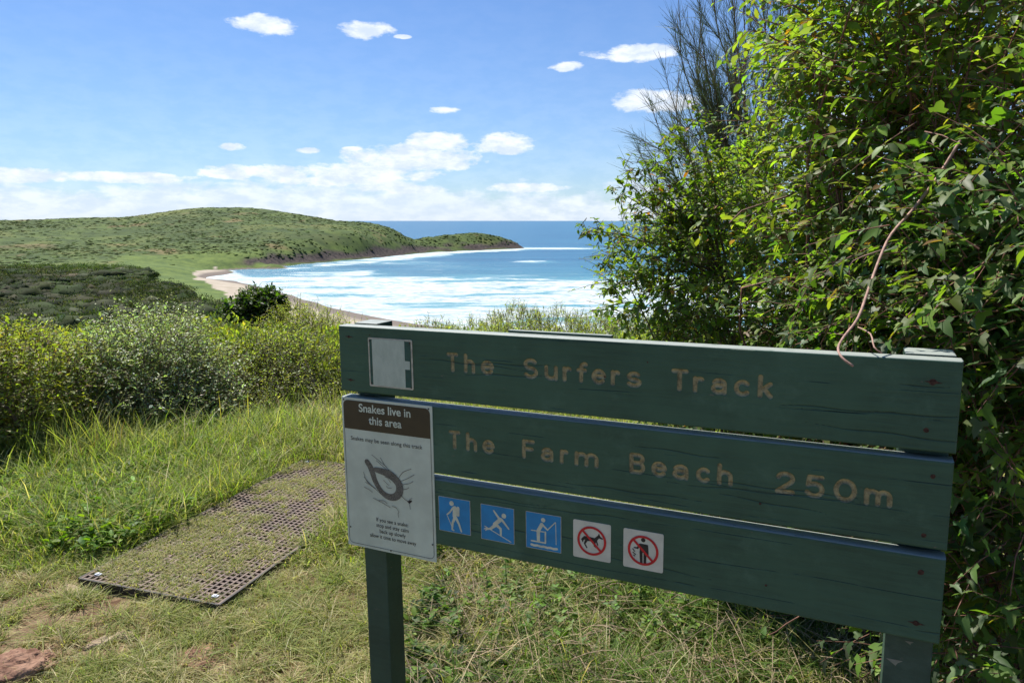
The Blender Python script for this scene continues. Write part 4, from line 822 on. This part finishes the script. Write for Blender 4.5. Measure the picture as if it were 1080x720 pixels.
# ================================================================ SHRUBS
m_bark = simple_mat('shrub_bark', (0.17, 0.12, 0.085), .85, .2, 40, .4, .002, .5)
m_twig = simple_mat('red_twig', (0.20, 0.10, 0.07), .7, .3, 40, .35)
def in_ell(P, E):
    """smallest normalised radius over ellipsoids E (n,6): centre, radii"""
    return np.min(np.linalg.norm((P[:, None] - E[None, :, :3]) / E[None, :, 3:], axis=2), axis=1)
def sample_ell(E, n, inner=.55, power=.5, r=rng):
    E = np.asarray(E, float); vol = E[:, 3] * E[:, 4] * E[:, 5]; ii = r.choice(len(E), n, p=vol / vol.sum()); dv = unit(r.normal(0, 1, (n, 3)))
    rr_ = inner + (1 - inner) * r.random(n) ** power; rr_ = rr_ * (1 + .10 * np.sin(dv[:, 0] * 5 + ii) * np.sin(dv[:, 2] * 6 + ii * 2) + r.normal(0, .05, n))
    P = E[ii, :3] + dv * rr_[:, None] * E[ii, 3:]; m = in_ell(P, E); deep = (m < inner * .75) & (r.random(n) < .7)
    nn = unit(dv / E[ii, 3:]); return P[~deep], nn[~deep]
def twigs(P, Nn, tl, nl, ll, cols, tv, tf, up=.35, spread=.6, droop=.5, nup=.8, wf=(.8, 1.2), rad=.0016, twigs_geo=True, r=rng, alt=None, altp=0., sunface=.5):
    n = len(P); D = unit(Nn + np.array([0, 0, up]) + r.normal(0, spread, (n, 3))); L_ = tl * r.uniform(.5, 1.5, n); sag = np.array([0, 0, -1.0])
    t = (np.arange(nl) + .6) / nl; ii = np.repeat(np.arange(n), nl); tt = np.tile(t, n)
    Q = P[ii] + D[ii] * (L_[ii] * tt)[:, None] + sag * (L_[ii] * .25 * droop * tt ** 2)[:, None]
    B = unit(np.cross(D, np.array([0, 0, 1.0]) + r.normal(0, .3, (n, 3)))); side = np.tile(np.where(np.arange(nl) % 2 == 0, 1., -1.), n)
    LD = unit(D[ii] * .55 + B[ii] * side[:, None] * .8 + sag * droop * .6 + r.normal(0, .35, (len(ii), 3)))
    NN = unit(np.array([0, 0, nup]) + sunface * np.array(sun_dir) + .25 * Nn[ii] + r.normal(0, .42, (len(ii), 3)))
    S_ = ll * r.uniform(.7, 1.25, n)[ii] * r.uniform(.4, 1.35, len(ii)) * (1.1 - .35 * tt); V, Fc = instance(tv, tf, Q, LD, NN, S_, r.uniform(wf[0], wf[1], len(ii))); c = vcol(len(ii), len(tv), cols, .24, .09, alt, altp, r)
    G = None
    if twigs_geo:
        ts = np.array([0, .5, 1.0]); rs_ = rad * np.array([1.3, 1, .5]); th = np.arange(3) * 2.094; B2 = np.cross(D, B); VV = []
        for a_, rr_ in zip(ts, rs_):
            c_ = P + D * (L_ * a_)[:, None] + sag * (L_ * .25 * droop * a_ ** 2)[:, None]
            for h_ in th: VV.append(c_ + rr_ * (math.cos(h_) * B + math.sin(h_) * B2))
        VV = np.stack(VV, 1).reshape(-1, 3); bf = np.array([(s_ * 3 + k_, s_ * 3 + (k_ + 1) % 3, (s_ + 1) * 3 + (k_ + 1) % 3, (s_ + 1) * 3 + k_) for s_ in range(2) for k_ in range(3)]); FF = (bf[None] + (np.arange(n) * 9)[:, None, None]).reshape(-1, 4); G = (VV, FF)
    return V, Fc, c, G
def limbs(roots, targets, r0=.014, r1=.003, bend=.25, sides=6, r=rng, sag=.12):
    Vs, Fs, o = [], [], 0
    for T in targets:
        A_ = roots[r.integers(len(roots))]; v = T - A_; L_ = np.linalg.norm(v); t = np.linspace(0, 1, 9)[:, None]
        P = A_ + v * t + np.sin(t * math.pi) * (r.normal(0, bend, 3) * L_ * .5 + np.array([0, 0, sag * L_])) + r.normal(0, .012 * L_, (9, 3)) * np.sin(t * math.pi)
        V, Fq_ = tube_np(P, np.linspace(r0 * r.uniform(.5, 1.2), r1, 9), sides); Vs.append(V); Fs.append(Fq_ + o); o += len(V)
    return np.vstack(Vs), np.vstack(Fs)
def quads_join(L_):
    Vs, Fs, o = [], [], 0
    for V, Fq_ in L_: Vs.append(V); Fs.append(Fq_ + o); o += len(V)
    return np.vstack(Vs), np.vstack(Fs)
def shrub(name, base, label, cat, fol, bra, mleaf, mbark=m_bark, group=None):
    root = thing(name, tuple(base), label, cat, group); bb = np.array(base)
    V, Fc, c = fol; obj('foliage', mesh_np('foliage', V - bb, Fc, mleaf, c), root)
    if bra is not None: obj('branches', mesh_np('branches', bra[0] - bb, bra[1], mbark, smooth=True), root)
    return root
def cam_ell(px, py, d, rx, ry, rz): p = at(px, py, d); return (*p, rx, ry, rz)

# ---- big shrubs on the right
LG = [(0.16, 0.245, 0.05), (0.21, 0.30, 0.06), (0.12, 0.19, 0.04), (0.27, 0.345, 0.07), (0.14, 0.19, 0.08)]
m_vine = leaf_mat('vine_leaf', 0.50, 0.5, (1.5, 1.8, .35), 0.35); m_bush = leaf_mat('bush_leaf', 0.50, 0.5, (1.6, 1.75, .38), 0.35)
E1 = np.array([cam_ell(775, 300, 3.7, .44, .55, .46), cam_ell(705, 295, 3.75, .29, .35, .36), cam_ell(800, 420, 3.6, .52, .5, .55), cam_ell(815, 225, 3.8, .42, .5, .36)])
P, Nn = sample_ell(E1, 2700, .35, .6); V, Fc, c, G = twigs(P, Nn, .16, 8, .040, LG, OV, OF, .35, .6, .6, alt=[(.30, .24, .05), (.35, .16, .05)], altp=.02)
# long outer sprays reaching towards the sea
sp_t = [(622, 247), (640, 272), (655, 205), (668, 180), (650, 300), (660, 335), (690, 178), (702, 160), (672, 232), (645, 250), (735, 120), (716, 150), (690, 205)]
sp_P, sp_N, SB = [], [], []
for (px, py) in sp_t:
    T = at(px, py, 3.55 + rng.uniform(-.15, .15)); A_ = at(770, 300, 3.7); t = np.linspace(0, 1, 9)[:, None]; PP = A_ + (T - A_) * t + np.sin(t * math.pi) * np.array([0, 0, .06]) + rng.normal(0, .012, (9, 3)); SB.append(tube_np(PP, np.linspace(.007, .0015, 9), 5))
    for k in range(3, 9):
        for _ in range(6 if k < 8 else 10): sp_P.append(PP[k] + rng.normal(0, .02, 3)); sp_N.append(unit((T - A_) + rng.normal(0, .6, 3)))
a = twigs(np.array(sp_P), np.array(sp_N), .07, 5, .038, [(0.12, 0.19, 0.025), (0.16, 0.22, 0.03), (0.09, 0.14, 0.02)], OV, OF, .1, .5, .8, alt=[(.30, .12, .03)], altp=.03)
roots = [np.array([*(at(780, 300, 3.7)[:2] + rng.normal(0, .12, 2)), GZ - .05]) for _ in range(5)]
br = [limbs(roots, P[rng.choice(len(P), 60)], .010, .0015, .12), G, a[3]] + SB
shrub('leafy_shrub', roots[0], 'bushy green shrub whose thin sprays reach out over the sea view', 'shrub', (np.vstack([V, a[0]]), np.vstack([Fc, a[1] + len(V)]), np.vstack([c, a[2]])), quads_join(br), m_bush)

E2 = np.array([cam_ell(915, 140, 3.5, .46, .55, .50), cam_ell(975, 20, 3.2, .58, .6, .55), cam_ell(895, 30, 3.5, .28, .4, .34), cam_ell(960, 250, 3.1, .55, .5, .5), cam_ell(1050, 120, 2.9, .6, .6, .6), cam_ell(1080, -60, 3.0, .6, .6, .6)])
P, Nn = sample_ell(E2, 4600, .4, .6); V, Fc, c, G = twigs(P, Nn, .17, 7, .046, LG, OV, OF, .3, .6, .5, alt=[(.32, .26, .04), (.36, .18, .03), (.22, .13, .07), (.20, .12, .06)], altp=.035)
rt2 = [np.array([*(at(960, 300, 3.2)[:2] + rng.normal(0, .15, 2)), GZ - .05]) for _ in range(6)]
br = [limbs(rt2, P[rng.choice(len(P), 90)], .010, .0015, .12), G]
# long arching bare canes on its left edge
for (p0, p1) in [((880, 110), (795, 32)), ((905, 60), (828, 5)), ((900, 200), (770, 235)), ((850, 75), (1065, 205)), ((930, 260), (1010, 245)), ((935, 60), (900, -20)), ((1000, 190), (1075, 150)), ((930, 45), (1080, 100))]:
    A_ = at(*p0, 3.1); T = at(*p1, 2.9); t = np.linspace(0, 1, 9)[:, None]; PP = A_ + (T - A_) * t + np.sin(t * math.pi) * np.array([0, 0, .04]) + rng.normal(0, .006, (9, 3)); br.append(tube_np(PP, np.linspace(.0055, .0025, 9), 5))
shrub('tall_shrub', rt2[0], 'tall dense green shrub filling the upper right of the view', 'shrub', (V, Fc, c), quads_join(br), m_bush, m_twig)

E3 = np.array([cam_ell(1010, 330, 2.6, .45, .42, .36), cam_ell(930, 350, 3.0, .42, .4, .36), cam_ell(1110, 300, 2.3, .42, .42, .5), cam_ell(1060, 500, 2.35, .33, .4, .45), cam_ell(1080, 680, 2.2, .34, .36, .34), cam_ell(1000, 470, 2.8, .4, .4, .5), cam_ell(890, 470, 3.1, .5, .4, .5)])
P, Nn = sample_ell(E3, 4000, .35, .6)
VL = [(0.09, 0.155, 0.04), (0.13, 0.20, 0.045), (0.18, 0.25, 0.05), (0.075, 0.13, 0.05), (0.13, 0.17, 0.09)]
V, Fc, c, G = twigs(P, Nn, .16, 6, .049, VL, LOB, LF, .1, .7, .7, nup=.7, alt=[(.28, .24, .05), (.24, .14, .07)], altp=.035, wf=(.7, 1.15))
rt3 = [np.array([*(at(1120, 400, 2.9)[:2] + rng.normal(0, .15, 2)), GZ - .05]) for _ in range(6)]
br = [limbs(rt3, P[rng.choice(len(P), 80)], .007, .0015, .25), G]
for _ in range(45):
    A_ = P[rng.integers(len(P))] + np.array([-.05, -.12, 0]); v = unit(rng.normal(0, 1, 3) * np.array([1, .4, .8])) * rng.uniform(.2, .6); t = np.linspace(0, 1, 9)[:, None]
    br.append(tube_np(A_ + v * t + np.sin(t * 3.1) * rng.normal(0, .05, 3) + rng.normal(0, .006, (9, 3)), np.linspace(.003, .0012, 9), 5))
shrub('vine_thicket', rt3[0], 'thicket of lobed vine leaves and bare stems right behind the sign', 'vine', (V, Fc, c), quads_join(br), m_vine, m_twig)
# bare stem that hangs over the top plank
hp = [(1013, 148, 2.3), (990, 185, 2.25), (962, 222, 2.15), (940, 247, 2.05), (928, 272, 1.95), (916, 305, 1.8), (905, 335, 1.68), (890, 355, 1.56), (884, 367, 1.50), (888, 377, 1.47), (900, 386, 1.46)]
PP = smooth([at(*h_) for h_ in hp], 3); q = MB(); q.tube(PP, np.linspace(.0042, .0020, len(PP)), 6)
q.tube(smooth([at(905, 345, 1.75), at(918, 352, 1.66), at(922, 366, 1.6), at(930, 372, 1.6)], 3), .0016, 5); q.tube(smooth([at(935, 262, 2.0), at(900, 275, 2.0), at(896, 290, 2.0)], 3), .0014, 5)
ms = q.mesh('hanging_stem', simple_mat('pink_stem', (0.36, 0.22, 0.17), .7, .3, 50, .25), True)
hs_ = obj('hanging_stem', ms, None, (0, 0, 0), 'long bare pinkish stem hanging down over the edge of the top plank', 'stem')

# ---- feathery she-oak behind
m_need = leaf_mat('needle', 0.15, 0.6, (1.2, 1.4, .6), 0.2)
so_b = at(795, 300, 5.6); so_b[2] = float(height(so_b[0:1], so_b[1:2])[0]); 
tips = [(690, 215), (706, 175), (709, 22), (728, 30), (738, 5), (752, 60), (747, -30), (765, -60), (775, 0), (785, -50), (790, 40), (800, -80), (722, 95), (760, 110), (676, 160), (690, 120), (810, 10), (830, -60), (740, 150), (780, 120), (715, 140), (700, 75), (725, 60), (770, 60), (845, 0), (860, -80)]
br = []; NP, ND = [], []
hub = at(800, 230, 5.6)
for (px, py) in tips:
    T = at(px, py, 5.5 + rng.uniform(-.4, .4)); A_ = so_b * .35 + hub * .65 if rng.random() < .5 else hub + rng.normal(0, .12, 3); t = np.linspace(0, 1, 14)[:, None]; v = T - A_
    PP = A_ + v * t + (t * (1 - t)) * np.array([-.25 * abs(v[0]), 0, -.5 * abs(v[0])]) + rng.normal(0, .008, (14, 3)); br.append(tube_np(PP, np.linspace(.011, .0022, 14), 5))
    for k in range(2, 14):
        for _ in range(15):
            f = rng.random(); k2 = min(k + 1, 13); NP.append(PP[k] * (1 - f) + PP[k2] * f); ND.append(unit(unit(PP[k2] - PP[k - 1]) + rng.normal(0, .35, 3)))
    for k in range(3, 12):
        if rng.random() < .75:
            vv = unit(unit(v) + rng.normal(0, .38, 3)) * rng.uniform(.15, .4); P3 = PP[k] + vv * np.linspace(0, 1, 6)[:, None] + np.linspace(0, 1, 6)[:, None] ** 2 * np.array([0, 0, .06]); br.append(tube_np(P3, np.linspace(.004, .0012, 6), 4))
            for kk in range(6):
                for _ in range(11): NP.append(P3[kk] + rng.normal(0, .01, 3)); ND.append(unit(unit(vv) + rng.normal(0, .3, 3)))
NP, ND = np.array(NP), np.array(ND); n_ = len(NP)
V, Fc = instance(NE, NF, NP, ND, rng.normal(0, 1, (n_, 3)), rng.uniform(.08, .20, n_), rng.uniform(.011, .02, n_)); c = vcol(n_, len(NE), [(0.09, 0.13, 0.065), (0.12, 0.15, 0.08), (0.15, 0.12, 0.075)], .25, .1)
br.append(limbs([so_b], [hub] * 3, .03, .012))
root = thing('she_oak', tuple(so_b), 'wispy dark she oak with needle foliage against the sky', 'tree')
obj('foliage', mesh_np('foliage', V - so_b, Fc, m_need, c), root); V, Fq_ = quads_join(br); obj('trunk', mesh_np('trunk', V - so_b, Fq_, m_bark, smooth=True), root)

# ---- shrubs along the left and behind the sign
def plant_bush(name, label, spec, cols, ll, ntw, nl, tv=OV, tf=OF, group=None, up=.5, droop=.3, mleaf=m_bush, alt=None, altp=0, inner=.45, rad=.002, tl=.16, nup=.8, wf=(.8, 1.2), cat='shrub', gz=None, spread=.6):
    E = np.array([cam_ell(*s) for s in spec]); P, Nn = sample_ell(E, int(ntw * .85), inner, .55)
    hz_ = height(P[:, 0], P[:, 1]); k = P[:, 2] > hz_ + .02; P, Nn = P[k], Nn[k]
    V, Fc, c, G = twigs(P, Nn, tl, nl, ll, cols, tv, tf, up, spread, droop, nup=nup, alt=alt, altp=altp, rad=rad, wf=wf)
    b0 = np.array([E[:, 0].mean(), E[:, 1].mean(), 0]); b0[2] = float(height(b0[0:1], b0[1:2])[0]) - .05
    rts = [b0 + np.array([*rng.normal(0, .15, 2), 0]) for _ in range(5)]
    br = quads_join([limbs(rts, P[rng.choice(len(P), 26)], .016, .003), G]); return shrub(name, b0, label, cat, (V, Fc, c), br, mleaf, group=group)
YG = [(0.23, 0.27, 0.06), (0.31, 0.34, 0.09), (0.17, 0.20, 0.045)]
SG = [(0.31, 0.36, 0.20), (0.46, 0.50, 0.36), (0.22, 0.28, 0.11), (0.26, 0.33, 0.11)]
MG = [(0.20, 0.25, 0.08), (0.26, 0.30, 0.12), (0.15, 0.195, 0.06), (0.33, 0.35, 0.20)]
WG = [(0.23, 0.26, 0.085), (0.31, 0.33, 0.13), (0.18, 0.205, 0.06)]
m_silv = leaf_mat('silver_leaf', 0.45, 0.5, (1.3, 1.5, .6), 0.5)
plant_bush('leafy_bush', 'yellow green leafy bush at the far left edge of the grass', [(15, 402, 6.3, .50, .5, .36), (-70, 395, 6.3, .5, .5, .45), (70, 405, 6.7, .33, .4, .30), (35, 385, 7.2, .4, .4, .28), (0, 440, 5.9, .30, .28, .20), (50, 447, 6.0, .26, .25, .17), (95, 435, 6.2, .24, .25, .16), (-50, 445, 5.8, .3, .3, .2)], YG, .036, 3600, 9, mleaf=m_bush, alt=[(.24, .14, .07), (.3, .22, .1)], altp=.05, up=.8, spread=.7)
plant_bush('silvery_bush', 'rounded bush with small shiny silver green leaves left of the mat', [(150, 392, 6.7, .52, .6, .40), (205, 405, 6.9, .42, .5, .34), (110, 415, 6.5, .38, .4, .36), (160, 418, 6.8, .6, .4, .22), (165, 365, 7.4, .45, .5, .30), (125, 428, 6.2, .27, .25, .17), (175, 436, 6.15, .28, .25, .16), (222, 428, 6.4, .26, .25, .16), (150, 405, 6.4, .25, .22, .17), (195, 398, 6.5, .25, .22, .17)], SG, .034, 5600, 9, mleaf=m_silv, inner=.4, up=.7, spread=.8, tl=.2)
plant_bush('green_bush', 'mid green fine leafed bush between the silvery bush and the sign', [(270, 395, 7.6, .48, .5, .36), (315, 400, 7.4, .42, .5, .42), (250, 415, 7.2, .40, .4, .30), (300, 425, 7.2, .5, .4, .22), (268, 436, 6.6, .26, .25, .15), (318, 432, 6.7, .27, .25, .16), (350, 425, 6.9, .24, .25, .16), (290, 408, 6.9, .25, .22, .16)], MG, .034, 4300, 9, DI, DF, mleaf=m_bush, up=.9, spread=.7, tl=.2)
plant_bush('feathery_bush', 'pale feathery wattle bush standing just left of the top plank', [(335, 360, 9.5, .42, .5, .36), (310, 350, 9.8, .35, .5, .30), (365, 375, 9.2, .4, .5, .35), (330, 400, 9, .6, .5, .4)], WG, .055, 2600, 9, LA, DF, up=1.0, droop=.1, spread=.45)
plant_bush('round_tree', 'small dark glossy round tree standing above the bushes by the beach', [(272, 329, 24, .80, .8, .52), (285, 322, 24, .42, .5, .30), (256, 332, 24.2, .42, .5, .34)], [(0.028, 0.06, 0.014), (0.045, 0.085, 0.018), (0.07, 0.12, 0.02)], .17, 1500, 7, mleaf=m_bush, rad=.008, tl=.3, cat='tree', droop=.2)
wat = [(455, 350, 13, 1.0), (500, 347, 14, .9), (545, 337, 13, 1.15), (590, 342, 12.5, 1.1), (632, 345, 13, .95), (672, 343, 13.5, 1.1), (715, 345, 13, 1.1), (530, 352, 11.5, .8)]
wl = ['low wattle bush showing above the left end of the top plank', 'wattle bush just right of the left end of the plank, below the surf', 'tallest pale wattle bush above the middle of the plank, dark at its top', 'olive wattle bush right of the tallest one behind the plank', 'wattle bush with reddish stems below the hanging green spray', 'wattle bush partly hidden by the leafy shrub sprays', 'wattle bush hidden deep behind the leafy shrub', 'short wattle bush directly behind the plank top']
for i, (px, py, d_, s_) in enumerate(wat):
    plant_bush('wattle_bush', wl[i], [(px, py + 8, d_, .45 * s_, .5, .30 * s_), (px + 18, py + 16, d_ - .3, .4 * s_, .5, .3 * s_), (px - 20, py + 18, d_, .4 * s_, .5, .28 * s_), (px, py + 36, d_, .6, .5, .35)], [WG, MG, WG][i % 3], .075, 1100, 8, LA, DF, group='wattle bushes behind the sign', up=1.2, droop=.1, spread=.4, alt=[(.22, .13, .08)], altp=.06 if i == 4 else .01, rad=.003)

# ---- continuous scrub on the slope (mass)
N = 2600; a_ = np.radians(rng.uniform(-46, 42, N)); d_ = np.exp(rng.uniform(math.log(7.6), math.log(125), N)); x = np.sin(a_) * d_; y = np.cos(a_) * d_; z = height(x, y)
s = rng.uniform(.45, .8, N) * (1 + d_ / 22); cap_ = .5 + .25 * fbm(x, y, 91, 3, .35)
top = z + s * cap_ * 1.5; px, py = project(x, y, top)
lim = np.interp(px, [-60, 0, 60, 110, 160, 240, 300, 350, 420, 680, 1100], [352, 350, 345, 338, 336, 340, 338, 345, 352, 350, 348]); k = (py > lim) & ((px < 420) | (d_ < 60)); x, y, z, s, cap_, d_ = x[k], y[k], z[k], s[k], cap_[k], d_[k]; k = len(x)
kinds = np.clip(((fbm(x, y, 93, 2, .5) + 1) * 1.5).astype(int), 0, 2); base_c = [MG, SG, YG]; Vs, Fs, Cs, o = [], [], [], 0
for i in range(k):
    nlf = int(np.clip(26000 / d_[i] ** 1.15, 260, 2400)); dv = unit(rng.normal(0, 1, (nlf, 3)) + np.array([0, 0, .5])); rr_ = rng.uniform(.5, 1.05, nlf) ** .6 * (1 + .15 * np.sin(dv[:, 0] * 6 + i) * np.sin(dv[:, 1] * 5 + i))
    P = np.array([x[i], y[i], z[i] + s[i] * cap_[i] * .25]) + dv * rr_[:, None] * np.array([s[i], s[i], s[i] * cap_[i] * 1.2]); ll = (.032 + .0040 * d_[i]) * rng.uniform(.6, 1.4, nlf)
    V, Fc = instance(LA if kinds[i] != 2 else DI, DF, P, unit(dv + np.array([0, 0, .5]) + rng.normal(0, .7, dv.shape)), rng.normal(0, .6, dv.shape) + np.array([0, 0, 1.0]), ll, rng.uniform(1, 1.8, nlf)); Vs.append(V); Fs.append(Fc + o); o += len(V); Cs.append(vcol(nlf, 4, base_c[kinds[i]], .24, .08) * rng.uniform(.75, 1.2))
obj('slope_scrub', mesh_np('slope_scrub', np.vstack(Vs), np.vstack(Fs), m_bush, np.vstack(Cs)), kind='stuff', label='continuous green coastal scrub covering the slope down to the beach', cat='scrub')
0 and print('SCRUB', k, o // 4)
